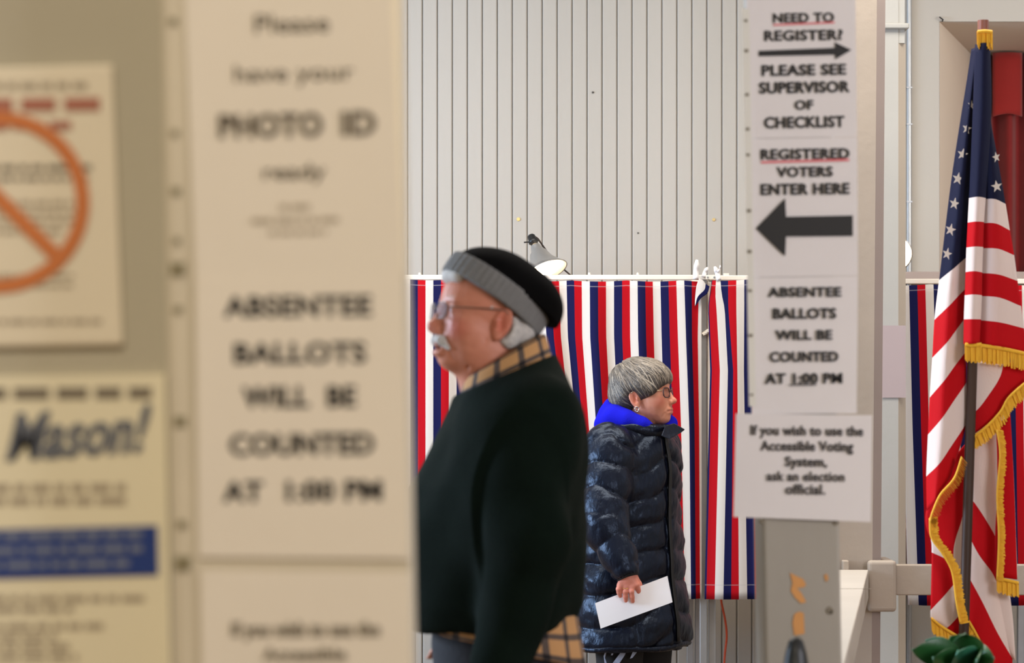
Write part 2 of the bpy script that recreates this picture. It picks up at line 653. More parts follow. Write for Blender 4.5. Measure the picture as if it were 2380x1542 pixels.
# small marks on the back wall
for (px, py, r, rgb, nm) in ((1205, 510, 4.4, (236, 204, 130), 'yellow_dot'), (1659, 511, 4.0, (205, 178, 120), 'yellow_dot'),
                             (1378, 215, 2.6, (60, 56, 52), 'nail_head'), (1483, 542, 2.0, (70, 66, 60), 'nail_head')):
    c = P(px, py, WY - 0.001)
    mk(nm, *lathe([(0.0001, 0.004), (r * WY / F * .8, 0.004), (r * WY / F, 0.001), (r * WY / F, -0.002)], c, (0, -1, 0), 14),
       mat(nm + str(rgb[0]), rgb, 0.5), wb)
mk('wall_hook', *tube([P(2184, 40, WY - .004), P(2188, 43, WY - .02), P(2192, 46, WY - .02), P(2190, 49, WY - .004)], 0.003, 8), m_black, wr)

# conduit on the plain wall
o = mk('wall_conduit', *tube([(1.69, WY - .012, 0.0), (1.69, WY - .012, 1.5), (1.69, WY - .012, 3.99)], 0.0105, 12), m_metal)
finish(o, 'grey metal conduit running up the wall beside the white column', 'conduit')
for py in (205, 290, 470):
    z = P(2117, py, WY).z
    mk('conduit_clip', *box(1.678, 1.702, WY - .025, WY, z - .003, z + .003), m_metal, o)

# red stage curtain in the recess
sc = empty('stage_curtain', (3.2, YB - .1, ZB + .03))
finish(sc, 'dark red stage curtain with a flat valance inside the recess', 'curtain')
m_stage = mat('velvet_dark_red', (124, 16, 18), 0.85, 0.08, 12, sheen=0.3)
xs = np.linspace(XB + .02, X1 - .02, 260)
rows = []
for z in np.linspace(ZB + .03, ZT - .01, 14):
    yy = YB - .12 + .035 * np.sin(xs * 62) + .015 * np.sin(xs * 23 + 1)
    rows.append(np.stack([xs, yy, np.full_like(xs, z)], 1))
G = np.array(rows)
o = mk('pleated_panel', G.reshape(-1, 3), grid_faces(14, 260), m_stage, sc, smooth=True)
solid(o, .004)
vx0, vx1 = (2306 - CX) * 11.2 / F, (2374 - CX) * 11.2 / F
zv0, zv1 = EYE + (HY - 272) * 11.2 / F, ZT - .01
q = vx0
while q < X1 - .1:
    w = vx1 - vx0
    Gv = []
    for z in np.linspace(zv0, zv1, 8):
        tt = np.linspace(0, 1, 9)
        Gv.append(np.stack([q + w * tt, 11.19 - .02 * np.sin(tt * math.pi), z + 0.012 * np.sin(tt * 3.1) * (z < zv0 + .01)], 1))
    o = mk('valance_tab', np.array(Gv).reshape(-1, 3), grid_faces(8, 9), mat('velvet_red_valance', (150, 24, 20), 0.85, 0.05, 12, sheen=0.3), sc, smooth=True)
    solid(o, .006)
    q += w + .13

# ------------------------------------------------------------------ white column beside the right booth
DC = 8.85
k = DC / F
cx0, cx1, cx2 = (2020 - CX) * k, (2088 - CX) * k, (2108 - CX) * k
col_ = mk('white_column', *vprism([(cx0, DC), (cx1, DC), (cx1, DC + .16), (cx0, DC + .16)], 0.0, 3.99), m_col, base=(cx0 + .07, DC + .08, 0))
finish(col_, 'slim white painted timber column with a chamfered edge and small capital', 'column')
zc = P(0, 100, DC).z
o = mk('chamfer', *vprism([(cx1, DC + .001), (cx2, DC + .03), (cx2, DC + .13), (cx1, DC + .159)], 0.0, zc), m_colside, col_)
o = mk('capital', *box(cx0 - .01, cx2 + .006, DC - .02, DC + .18, P(0, 68, DC).z, P(0, 55, DC).z), m_col, col_)
bev(o, .006, 3)
o = mk('neck_block', *vprism([(cx1, DC + .002), (cx2 - .008, DC + .002), (cx2 - .008, DC + .158), (cx1, DC + .158)], zc, 3.985), m_col, col_)
pk = sheet('mauve_notice', [(2050, 757), (2105, 757), (2105, 925), (2050, 925)], DC - .004, mat('paper_mauve', (168, 152, 152), 0.6, 0.02), None)
finish(pk, 'plain mauve sheet wrapped on the white column above the rail', 'notice')

# ------------------------------------------------------------------ beige post, collar boards and rails
DF = 8.0
k = DF / F
fp = mk('beige_post', *vprism([((1935 - CX) * k, DF), ((2031 - CX) * k, DF), ((2031 - CX) * k, DF + .15), ((1935 - CX) * k, DF + .15)], 0, 3.99, 0.008), m_post2,
        base=((1985 - CX) * k, DF + .07, 0))
finish(fp, 'beige timber post with collar boards, half hidden behind the notice post', 'post')
o = mk('edge_strip', *vprism([((2031 - CX) * k, DF + .001), ((2053 - CX) * k, DF + .022), ((2053 - CX) * k, DF + .15), ((2031 - CX) * k, DF + .149)], 0, 3.985, 0.008), m_mauve, fp)
zt, zb = P(0, 1302, DF).z, P(0, 1421, DF).z
o = mk('collar_board', *box((2014 - CX) * k, (2080 - CX) * k, DF - .04, DF - .002, zb, zt), m_post2, fp)
bev(o, .012, 3)
o = mk('collar_board', *box((1955 - CX) * k, (1970 - CX) * k, DF - .04, DF - .002, zb, zt), m_post2, fp)
bev(o, .004, 2)
o = mk('collar_board', *box((2057 - CX) * k, (2081 - CX) * k, DF - .002, DF + .19, zb + .004, zt - .003), m_post2, fp)
bev(o, .006, 2)

rl = empty('timber_rail', (2.0, DF + .06, .8))
finish(rl, 'horizontal beige timber rail running behind the flag', 'rail')
o = mk('rail_board', *box((2081 - CX) * k, 4.3, DF - .01, DF + .03, P(0, 1384, DF).z, P(0, 1313, DF).z), m_post2, rl)
bev(o, .004, 2)
rl2 = empty('timber_rail', (0.9, 6.5, .8))
finish(rl2, 'pale timber handrail coming forward to the notice post', 'rail')
zr0, zr1 = P(0, 1390, DF).z, P(0, 1323, DF).z
a0, a1 = (1925 - CX) * k, (2014 - CX) * k
b0, b1 = 0.56, 0.70
m_rail = mat('rail_paint_pale', (192, 184, 173), 0.55, 0.05, 6)
V, Fc = hexa([(b0, 5.12, zr0), (b1, 5.12, zr0), (a1, DF - .04, zr0), (a0, DF - .04, zr0)],
             [(b0, 5.12, zr1), (b1, 5.12, zr1), (a1, DF - .04, zr1), (a0, DF - .04, zr1)])
o = mk('rail_board', V, Fc, m_rail, rl2)
bev(o, .003, 2)
ym = 7.2
o = mk('joint_line', *box(.80, 1.07, ym, ym + .006, zr1 - .001, zr1 + .0006), m_inkg, rl2)

# ------------------------------------------------------------------ grey post with the notices
DN = 4.9
k = DN / F
nl = [((1780 - CX) * k + .014, DN), ((1957 - CX) * k, DN), ((1957 - CX) * k + .006, DN + .15), ((1750 - CX) * k + .012, DN + .15)]
LEAN = 0.0195
EDGE = 903 * LEAN


def npx(x):
    return (x - CX) * k


poly = [(npx(1779 - 12), DN), (npx(1957 - 12), DN), (npx(1957 - 12), DN + .16), (npx(1757 - 12) * (DN + .13) / DN, DN + .13)]
gp = mk('grey_post', *vprism(poly, 0, 3.99, -LEAN), m_post, base=(npx(1860), DN + .08, 0))
finish(gp, 'leaning grey painted post carrying a column of black lettered notices', 'post')
bev(gp, .006, 2)
m_or = mat('orange_paint', (206, 146, 84), 0.7, 0.08, 10)
flat([(1836, 1332), (1852, 1340), (1866, 1346), (1874, 1360), (1868, 1366), (1852, 1368), (1862, 1378), (1874, 1400), (1862, 1404), (1848, 1390), (1838, 1374), (1842, 1356)],
     DN - .002, m_or, gp, 'orange_paint_mark')
flat([(1846, 1428), (1858, 1422), (1868, 1426), (1870, 1474), (1846, 1478), (1842, 1450)], DN - .002, m_or, gp, 'orange_paint_mark')
flat([(1915, 1338), (1922, 1334), (1926, 1346), (1920, 1354)], DN - .002, m_or, gp, 'orange_paint_mark')
for (x, y, r) in ((1928, 1420, 10), (1932, 1424, 6), (1770, 1212, 6), (1942, 1216, 7)):
    c = P(x, y, DN - .001)
    mk('knot', *lathe([(0.0001, .002), (r * k * .7, .002), (r * k, -.002)], c, (0, -1, 0), 12), m_inkg, gp)

DP = DN - .004


def notice(corners, label, d=DP, m=None, nm='paper_notice', curl=.0015):
    o = sheet(nm, corners, d, m or m_paper, None, curl=curl)
    return finish(o, label, 'notice')


def tilt(x, y):
    return (x + (y - 480) * 0.0085, y)


n1 = notice([(1735, -2), (1988, -8), (1992, 318), (1740, 322)], 'white notice NEED TO REGISTER? with a right arrow, topmost on the grey post')
DT = DP - .0032
for s, a, b, c, d_ in (('NEED TO', 1797, 1938, 30, 52), ('REGISTER?', 1777, 1958, 70, 94), ('PLEASE SEE', 1771, 1966, 150, 175),
                       ('SUPERVISOR', 1765, 1974, 190, 216), ('OF', 1848, 1890, 233, 255), ('CHECKLIST', 1777, 1962, 271, 297)):
    text(s, a, b, c, d_, DT, m_ink, n1, 1.0, bold=.03)
flat([(1763, 118), (1941, 111), (1940, 98), (1979, 116), (1941, 138), (1941, 127), (1763, 131)], DT, m_ink, n1, 'arrow')
flat([(1797, 56), (1940, 50), (1940, 54), (1797, 60)], DT, m_redline, n1, 'red_underline')
n2 = notice([(1738, 323), (1992, 319), (1994, 641), (1744, 645)], 'white notice REGISTERED VOTERS ENTER HERE with a big left arrow on the grey post', DP + .001)
for s, a, b, c, d_ in (('REGISTERED', 1769, 1974, 346, 370), ('VOTERS', 1806, 1935, 388, 411), ('ENTER HERE', 1769, 1974, 427, 452)):
    text(s, a, b, c, d_, DT, m_ink, n2, 0.8, bold=.03)
flat([(1769, 375), (1974, 369), (1974, 374), (1769, 380)], DT, m_redline, n2, 'red_underline')
flat([(1757, 531), (1825, 461), (1827, 504), (1982, 501), (1982, 549), (1827, 550), (1825, 596)], DT, m_ink, n2, 'arrow')
n3 = notice([(1744, 646), (1994, 642), (1991, 961), (1748, 964)], 'white notice ABSENTEE BALLOTS WILL BE COUNTED AT 1:00 PM on the grey post', DP + .002)
for s, a, b, c, d_ in (('ABSENTEE', 1786, 1955, 668, 690), ('BALLOTS', 1797, 1943, 717, 741), ('WILL BE', 1803, 1934, 768, 790),
                       ('COUNTED', 1790, 1948, 818, 841), ('AT 1:00 PM', 1779, 1957, 868, 892)):
    text(s, a, b, c, d_, DT, m_ink, n3, 0.4, bold=.022)
flat([(1834, 894), (1898, 893), (1898, 896), (1834, 897)], DT, m_ink, n3, 'underline')
n4 = notice([(1711, 962), (2027, 966), (2024, 1214), (1705, 1202)], 'white landscape notice about the Accessible Voting System, lowest on the grey post', DP - .005)
DT4 = DP - .0090
m_ink4 = mat('ink_soft_black', (62, 58, 58), 0.6, 0.03)
for s, a, b, c, d_ in (('If you wish to use the', 1745, 2006, 990, 1020), ('Accessible Voting', 1768, 1983, 1026, 1056), ('System,', 1825, 1922, 1062, 1092),
                       ('ask an election', 1782, 1963, 1097, 1119), ('official.', 1826, 1918, 1126, 1150)):
    text(s, a, b, c, d_, DT4, m_ink4, n4, -0.6, bold=.016, fat=.028)
# clear tape along the left edge of the sheets
tp = sheet('clear_tape', [(1726, 20), (1742, 20), (1757, 945), (1741, 945)], DP - .0035, mat('tape_milky', (226, 222, 212), 0.35, 0.03), gp, thick=.0006)
for y in (48, 118, 220, 300, 360, 490, 585, 676, 780, 918):
    r = random.uniform(3, 5)
    x = 1733 + y * .0155
    c = P(x, y, DP - .0045)
    mk('staple', *box(c.x - r * k, c.x + r * k, c.y - .001, c.y + .0006, c.z - r * k * .8, c.z + r * k * .8), m_inkg, gp)

# black tapered stand in front of the grey post
c = P(1850, 1542, 4.45)
kk = 4.45 / F
bs = mk('black_stand', *lathe([(.17, 0.0), (.17, .015), (.03, .03), (.02, .05), (.02, .84), (.048, .90), (.044, .955), (.026, .985), (.020, 1.02), (.0135, 1.043), (.006, 1.05), (.0001, 1.05)],
                              (c.x, 4.45, 0), (0, 0, 1), 24), m_black, smooth=True, base=(c.x, 4.45, 0))
finish(bs, 'black tapered stand tip in front of the grey post, low in the picture', 'stand')
zq = 1.5 + (HY - 1482) * kk
bs.scale = (1, 1, zq / 1.05)

# ------------------------------------------------------------------ near partition on the left
DW = 2.47
k2 = DW / F
pw = mk('wall_partition', *box(-3.2, (395 - CX) * k2, DW, DW + .1, 0, 3.99), m_left)
finish(pw, 'olive beige partition wall close to the camera', 'wall', kind='structure')
DL = 2.41
k3 = DL / F


def lpx(x):
    return (x - CX) * k3


nz_ = 0.0175
sh = 903 * nz_
lp = mk('cream_post', *vprism([(lpx(376 + sh), DL), (lpx(929 + sh), DL), (lpx(937 + sh), DL + .02), (lpx(937 + sh), DL + .045), (lpx(376 + sh), DL + .045)], 0, 3.99, -nz_),
        mat('post_cream', (204, 192, 168), 0.6, 0.05, 6), base=(lpx(660), DL + .08, 0))
finish(lp, 'broad cream post in the foreground covered with large notices', 'post')
tp = sheet('clear_tape', [(384, -60), (428, -60), (458, 1600), (418, 1600)], DL - .0012, mat('tape_cream', (206, 194, 170), 0.4, 0.05, 14), lp, thick=.0006)
for (y, r) in ((50, 9), (310, 8), (445, 10), (560, 8), (626, 17), (720, 9), (980, 13), (1220, 10), (1310, 18)):
    c = P(402 + y * .0175, y, DL - .0025)
    mk('staple', *box(c.x - r * k3, c.x + r * k3, c.y - .001, c.y + .0006, c.z - r * k3 * .9, c.z + r * k3 * .9), mat('staple_brass', (128, 118, 88), 0.5), lp)

q1 = sheet('paper_notice', [(428, -40), (906, -44), (936, 648), (455, 652)], DL - .002, m_paper_old, None, curl=.0004, thick=.0006)
finish(q1, 'large blurred notice Please have your PHOTO ID ready on the foreground post', 'notice')
DQ = DL - .0034
m_inkb = mat('ink_brown_grey', (92, 82, 68), 0.7, 0.03)
for s, a, b, c, d_, bo in (('Please', 592, 765, 33, 76, .01), ('have your', 545, 822, 150, 200, .01), ('PHOTO', 510, 748, 264, 319, .03), ('ID', 796, 872, 259, 314, .03), ('ready', 612, 757, 380, 428, .012)):
    text(s, a, b, c, d_, DQ, m_inkb, q1, 1.2, bold=bo)
for a, b, c, d_, sd in ((650, 735, 476, 488, 1), (585, 800, 508, 520, 2), (625, 760, 536, 546, 3)):
    words(a, b, c, d_, DQ, m_inkl, q1, 1.0, sd)
edge = sheet('edge_tape', [(907, -30), (929, -30), (941, 640), (936, 640)], DL - .0012, mat('tape_bright', (240, 228, 204), 0.3, 0.02), lp, thick=.0006)
q2 = sheet('paper_notice', [(455, 652), (938, 648), (951, 1300), (462, 1296)], DL - .0026, m_paper_old, None, curl=.0004, thick=.0006)
finish(q2, 'large blurred notice ABSENTEE BALLOTS WILL BE COUNTED AT 1:00 PM on the foreground post', 'notice')
for s, a, b, c, d_ in (('ABSENTEE', 522, 863, 688, 736), ('BALLOTS', 545, 850, 797, 845), ('WILL  BE', 565, 827, 899, 947),
                       ('COUNTED', 535, 868, 1008, 1058), ('AT  1:00 PM', 520, 886, 1118, 1166)):
    text(s, a, b, c, d_, DQ, m_ink, q2, 0.6, bold=.022)
q3 = sheet('paper_notice', [(466, 1326), (952, 1330), (963, 1980), (474, 1976)], DL - .002, m_paper_old, None, curl=.0004, thick=.0006)
finish(q3, 'large blurred notice in pale lettering, lowest on the foreground post', 'notice')
text('If you wish to use the', 540, 882, 1446, 1490, DQ, m_inkg, q3, 0.3, bold=.02)
text('Accessible', 612, 804, 1506, 1536, DQ, m_inkg, q3, 0.3, bold=.02)

# boards on the partition
m_board = mat('poster_white', (232, 220, 196), 0.6, 0.02)
V, Fc = hexa([P(-420, 168, DW), P(263, 150, DW), P(287, 803, DW), P(-420, 815, DW)], [P(-420, 168, DW - .008), P(263, 150, DW - .008), P(287, 803, DW - .008), P(-420, 815, DW - .008)])
s1 = mk('warning_board', V, Fc, m_board)
finish(s1, 'white board with an orange crossed circle on the partition wall', 'sign')
bev(s1, .003, 2)
DS = DW - .0095
m_orange = mat('ink_orange', (206, 120, 62), 0.6, 0.05)
cx_, cy_, R0, R1 = -8, 470, 180, 212
V, Fc = [], []
for i in range(64):
    a = 2 * math.pi * i / 64
    V += [P(cx_ + R0 * math.cos(a) * 1.02, cy_ + R0 * math.sin(a), DS - .0006), P(cx_ + R1 * math.cos(a) * 1.02, cy_ + R1 * math.sin(a), DS - .0006)]
    j = (i + 1) % 64
    Fc.append((2 * i, 2 * j, 2 * j + 1, 2 * i + 1))
mk('orange_ring', V, Fc, m_orange, s1)
flat([(-150, 336), (-128, 312), (146, 586), (124, 612)], DS - .0008, m_orange, s1, 'orange_slash')
m_redp = mat('ink_faded_red', (176, 112, 92), 0.7, 0.04)
words(-380, 232, 232, 262, DS, m_redp, s1, 0.5, 11, 'red_heading')
words(-380, 165, 286, 306, DS, m_redp, s1, 0.5, 12, 'red_heading')
words(-380, 222, 196, 210, DS, m_inkl, s1, 0.5, 13)
for i, (y, h, xx, mm) in enumerate(((386, 12, 212, m_inkg), (412, 10, 205, m_inkg), (470, 9, 190, m_inkl), (492, 9, 180, m_inkl), (514, 9, 190, m_inkl),
                                    (536, 9, 150, m_inkl), (640, 8, 170, m_inkl), (662, 8, 170, m_inkl), (745, 10, 236, m_inkl))):
    words(-380, xx, y, y + h, DS, mm, s1, 0.3, 20 + i)
V, Fc = hexa([P(-420, 882, DW), P(384, 870, DW), P(404, 1900, DW), P(-420, 1900, DW)], [P(-420, 882, DW - .006), P(384, 870, DW - .006), P(404, 1900, DW - .006), P(-420, 1900, DW - .006)])
s2 = mk('campaign_poster', V, Fc, mat('poster_cream', (236, 226, 196), 0.6, 0.02))
finish(s2, 'cream poster with blue script and a blue band on the partition wall', 'poster')
DS = DW - .0075
words(-380, 352, 904, 930, DS, m_inkg, s2, 0.3, 41)
text('Mason!', 12, 352, 950, 1062, DS, mat('ink_slate_blue', (98, 102, 112), 0.6, 0.04), s2, 4.0, bold=.016, fat=.03, shear=.45, name='script_lettering')
words(-380, 300, 1128, 1146, DS, m_inkl, s2, 0.3, 42)
words(-380, 318, 1158, 1176, DS, m_inkl, s2, 0.3, 43)
m_blue = mat('ink_blue', (26, 56, 128), 0.6, 0.04)
flat([(-420, 1242), (366, 1222), (368, 1338), (-420, 1356)], DS, m_blue, s2, 'blue_band')
m_lb = mat('ink_pale_blue', (120, 128, 150), 0.6, 0.04)
words(-380, 330, 1246, 1262, DS - .001, m_lb, s2, 1.0, 44)
words(-380, 350, 1280, 1296, DS - .001, m_lb, s2, 1.0, 45)
words(-380, 300, 1314, 1330, DS - .001, m_lb, s2, 1.0, 46)
for i, (y, xx) in enumerate(((1388, 335), (1412, 170), (1452, 255), (1476, 150), (1500, 160), (1524, 180))):
    words(-380, xx, y, y + 14, DS, m_inkl, s2, 0.3, 50 + i)


# ------------------------------------------------------------------ voting booths with striped curtains
def stripe_mat(name, order):
    m = bpy.data.materials.new(name)
    m.use_nodes = True
    N, L = m.node_tree.nodes, m.node_tree.links
    b = N['Principled BSDF']
    b.inputs['Roughness'].default_value = 0.85
    b.inputs['Specular IOR Level'].default_value = 0.15
    tc = N.new('ShaderNodeUVMap')
    sp = N.new('ShaderNodeSeparateXYZ')
    L.new(tc.outputs[0], sp.inputs[0])
    dv = N.new('ShaderNodeMath'); dv.operation = 'DIVIDE'; dv.inputs[1].default_value = 3.0
    L.new(sp.outputs[0], dv.inputs[0])
    fr = N.new('ShaderNodeMath'); fr.operation = 'FRACT'
    L.new(dv.outputs[0], fr.inputs[0])
    cr = N.new('ShaderNodeValToRGB')
    cr.color_ramp.interpolation = 'CONSTANT'
    cols = {'n': lin((25, 27, 76)), 'r': lin((186, 14, 28)), 'w': lin((222, 215, 208))}
    e = cr.color_ramp.elements
    e[0].position, e[0].color = 0, cols[order[0]] + (1,)
    e[1].position, e[1].color = 1 / 3, cols[order[1]] + (1,)
    e3 = e.new(2 / 3); e3.color = cols[order[2]] + (1,)
    L.new(fr.outputs[0], cr.inputs[0])
    # a fine row of hem stitches near the top and the bottom
    def line(v0):
        a = N.new('ShaderNodeMath'); a.operation = 'COMPARE'; a.inputs[1].default_value = v0; a.inputs[2].default_value = 0.0016
        L.new(sp.outputs[1], a.inputs[0])
        return a
    l1, l2 = line(0.016), line(0.955)
    ad = N.new('ShaderNodeMath'); ad.operation = 'ADD'; L.new(l1.outputs[0], ad.inputs[0]); L.new(l2.outputs[0], ad.inputs[1])
    ml = N.new('ShaderNodeMath'); ml.operation = 'MULTIPLY'; ml.inputs[1].default_value = 0.3; L.new(ad.outputs[0], ml.inputs[0])
    mx = N.new('ShaderNodeMix'); mx.data_type = 'RGBA'
    mx.inputs['B'].default_value = (0.5, 0.48, 0.5, 1)
    L.new(ml.outputs[0], mx.inputs['Factor']); L.new(cr.outputs[0], mx.inputs['A'])
    L.new(mx.outputs['Result'], b.inputs['Base Color'])
    nz = N.new('ShaderNodeTexNoise'); nz.inputs['Scale'].default_value = 500
    bp = N.new('ShaderNodeBump'); bp.inputs['Strength'].default_value = 0.12; bp.inputs['Distance'].default_value = 0.002
    L.new(nz.outputs['Fac'], bp.inputs['Height']); L.new(bp.outputs[0], b.inputs['Normal'])
    tr = N.new('ShaderNodeBsdfTranslucent')
    L.new(mx.outputs['Result'], tr.inputs['Color'])
    mix = N.new('ShaderNodeMixShader'); mix.inputs[0].default_value = 0.22
    L.new(b.outputs[0], mix.inputs[1]); L.new(tr.outputs[0], mix.inputs[2])
    L.new(mix.outputs[0], N['Material Output'].inputs['Surface'])
    return m


M_STRIPE = stripe_mat('striped_curtain_cloth', 'nrw')
DB = 9.2


def curtain(parent, bcols, rows, d, ytop, ybot, amp=.014, ph=0.0, name='striped_curtain', bshift=0):
    """bcols: stripe boundary numbers; rows: {pixel row: [pixel x at each boundary]}"""
    bs_ = np.linspace(bcols[0], bcols[-1], int(abs(bcols[-1] - bcols[0]) * 5) + 1)
    ys = np.linspace(0, 1, 40)
    ry = np.array(sorted(rows))
    tab = np.array([np.interp(bs_, bcols, rows[y]) for y in ry])
    G, UV = [], []
    for t in ys:
        py = ytop + (ybot - ytop) * t
        x = np.array([np.interp(py, ry, tab[:, j]) for j in range(len(bs_))])
        w = amp * (0.35 + 0.65 * min(1, t * 3))
        dd = d + w * np.sin(bs_ * 2 * math.pi / 5.6 + ph + 0.6 * t) + .5 * w * np.sin(bs_ * 2 * math.pi / 2.9 + ph * 2 - t)
        sag = 3.0 * np.abs(np.sin(bs_ * math.pi / 7 + ph)) * (1 - t)
        # pixel columns are measured on the plane at distance d; keep them there
        X = (x - CX) * d / F
        Z = EYE + (HY - py - sag) * d / F
        G.append(np.stack([X, dd, Z], 1))
        UV.append(np.stack([bs_ + bshift, np.full_like(bs_, t)], 1))
    G = np.array(G)
    o = mk(name, G.reshape(-1, 3), grid_faces(len(ys), len(bs_)), M_STRIPE, parent, smooth=True, uv=np.array(UV).reshape(-1, 2))
    solid(o, .0015)
    return o


def booth(label, xs_, ytop, d, depth=.75, posts=None, name='voting_booth', diag=None):
    r = empty(name, (((xs_[0] + xs_[1]) / 2 - CX) * d / F, d + depth / 2, 0))
    finish(r, label, 'voting booth', 'voting booths along the back wall')
    xa, xb = (xs_[0] - CX) * d / F, (xs_[1] - CX) * d / F
    zt = EYE + (HY - ytop) * d / F
    kk = d / F
    for x in (xa, xb):
        for y in (d + .03, d + depth - .03):
            o = mk('post', *box(x - .014, x + .014, y - .011, y + .011, 0, zt - .005), m_metal, r)
            bev(o, .003)
    for y in (d + .02, d + depth - .03):
        o = mk('top_bar', *box(xa - .012, xb + .012, y - .012, y + .012, zt - .019, zt), m_bar, r)
        bev(o, .003)
    for x in (xa, xb):
        o = mk('top_bar', *box(x - .012, x + .012, d + .032, d + depth - .042, zt - .019, zt), m_bar, r)
    o = mk('shelf', *box(xa + .015, xb - .015, d + .3, d + depth - .02, .93, .955), m_bar, r)
    for x, nm in ((xa, 'side_panel'), (xb, 'side_panel')):
        o = mk(nm, *box(x - .002, x + .002, d + .05, d + depth - .06, .70, zt - .03), mat('panel_cloth_white', (226, 218, 206), 0.8), r)
    return r


bA = booth('left double voting booth with striped curtains behind the man and woman', (940, 1636), 639, DB)
zA = EYE + (HY - 639) * DB / F
cA1 = curtain(bA, [-1, 12], {640: [935, 1169], 1400: [935, 1169]}, DB - .004, 649, 1396, .006, 0.4)
bc = [0, 2, 5, 10, 15, 20, 25.5]
# boundaries count leftwards from the red|white edge beside the corner post; u runs the other way
rowsA = {650: [1625, 1590, 1535, 1446, 1352, 1264, 1168], 780: [1622, 1594, 1538, 1446, 1353, 1270, 1176],
         1000: [1626, 1602, 1545, 1455, 1369, 1298, 1200], 1390: [1628, 1606, 1562, 1490, 1410, 1340, 1240]}
bcr = [-b for b in bc][::-1]
cA2 = curtain(bA, bcr + [0.55], {y: v[::-1] + [min(v[0] + 9, 1631)] for y, v in rowsA.items()}, DB - .008, 652, 1393, .012, 1.1, bshift=2 + 3 * 20)
# pins and hinge on the top bar
for px in (1370, 1483, 975):
    c = P(px, 640, DB)
    mk('bar_pin', *lathe([(.0001, .009), (.004, .009), (.005, 0), (.005, -.01)], (c.x, DB + .018, zA), (0, 0, 1), 10), m_bar, bA)
zp = [P(1645, y, DB - .012) for y in (640, 650)]
hinge_args = ('hinge_link', *prism([(P(1640, 0, DB).x, P(0, 650, DB).z), (P(1664, 0, DB).x, P(0, 648, DB).z), (P(1664, 0, DB).x, P(0, 639, DB).z), (P(1640, 0, DB).x, P(0, 640, DB).z)], DB - .012, DB - .006), m_bar)
a, b = P(1634, 778, DB), P(1646, 770, DB)
o = mk('brace', *tube([a + Vector((0, .012, 0)), b + Vector((0, .012, 0)), P(1648, 766, DB) + Vector((0, .06, 0))], .008, 8), m_bar, bA)
c = P(1632, 778, DB)
mk('rivet', *lathe([(.0001, .003), (.003, .003), (.004, 0)], (c.x, DB + .016, c.z), (0, -1, 0), 10), m_metal, bA)


def strap(parent, pts, w, d):
    V, Fc = [], []
    A = crom(pts, 5)
    for i in range(len(A)):
        t = A[min(i + 1, len(A) - 1)] - A[max(i - 1, 0)]
        n = np.array([-t[1], t[0]]) / max(np.linalg.norm(t), 1e-6)
        ww = w * (1 if i < len(A) - 3 else (len(A) - i) / 4.0 + .15)
        for s_ in (-1, 1):
            q = A[i] + n * ww * s_ / 2
            V.append(P(q[0], q[1], d - .004 * math.sin(i)))
    Fc = [(2 * i, 2 * i + 1, 2 * i + 3, 2 * i + 2) for i in range(len(A) - 1)]
    o = mk('fabric_strap', V, Fc, mat('strap_white', (240, 236, 236), 0.8), parent, smooth=True)
    solid(o, .002)
    return o


strap(cA2, [(1617, 650), (1618, 630), (1620, 604)], 13, DB - .016)
strap(cA2, [(1635, 645), (1639, 632), (1645, 622)], 10, DB - .002)
# turned-back corner of the curtain at the corner post
G = []
cor = [[(1625, 648, DB - .02, 2), (1634, 652, DB - .022, 2.6), (1640, 660, DB - .022, 3.0), (1649, 666, DB - .022, 3.9)],
       [(1619, 664, DB - .02, 2), (1630, 668, DB - .024, 2.6), (1637, 674, DB - .024, 3.0), (1644, 682, DB - .022, 3.9)],
       [(1616, 690, DB - .016, 2), (1620, 690, DB - .02, 2.8), (1622, 690, DB - .022, 3.0), (1629, 694, DB - .02, 3.9)],
       [(1615, 712, DB - .014, 2), (1615.5, 711, DB - .014, 2.9), (1616, 711, DB - .016, 3.0), (1618, 710, DB - .016, 3.9)]]
A = crom(np.array(cor, float), 6)
A = crom(A.transpose(1, 0, 2), 6).transpose(1, 0, 2)
o = mk('curtain_corner', pix(A[..., :3]).reshape(-1, 3), grid_faces(A.shape[0], A.shape[1]), M_STRIPE, bA, smooth=True,
       uv=np.stack([A[..., 3], np.full(A.shape[:2], .5)], -1).reshape(-1, 2))
solid(o, .0015)

bB = booth('middle voting booth with a pulled-aside striped curtain beside the grey post', (1656, 2012), 640, DB + .02)
cbc = [.88, 1, 2, 3, 4, 5, 6, 7, 20]
rowsB = {652: [1655, 1656, 1664, 1674, 1692, 1711, 1730, 1748, 1990], 680: [1650, 1651, 1662, 1677, 1692, 1711, 1730, 1748, 1990],
         715: [1646, 1648, 1665, 1685, 1692, 1711, 1730, 1748, 1990], 860: [1651, 1656, 1673, 1692, 1704, 1713, 1729, 1748, 1990],
         1390: [1638, 1643, 1661, 1681, 1699, 1717, 1737, 1755, 1998]}
cB = curtain(bB, cbc, {y: v for y, v in rowsB.items()}, DB - .016, 650, 1394, .006, 0.2, bshift=0)
o = mk('panel_edge', *box(P(1646, 0, DB).x, P(1654, 0, DB).x, DB + .02, DB + .05, P(0, 1390, DB).z, P(0, 655, DB).z), m_bar, bB)
strap(cB, [(1671, 652), (1667, 635), (1661, 620)], 11, DB - .02)
strap(cB, [(1668, 632), (1673, 625), (1674, 617)], 4, DB - .02)
mk(*hinge_args, bB)
for px in (1645, 1660):
    c = P(px, 645, DB - .012)
    mk('rivet', *lathe([(.0001, .003), (.003, .003), (.004, 0)], c, (0, -1, 0), 10), m_metal, bB)
a = P(1690, 637, DB)
mk('bar_pin', *box(a.x - .01, a.x + .01, DB + .03, DB + .05, a.z - .012, a.z + .004), m_bar, bB)

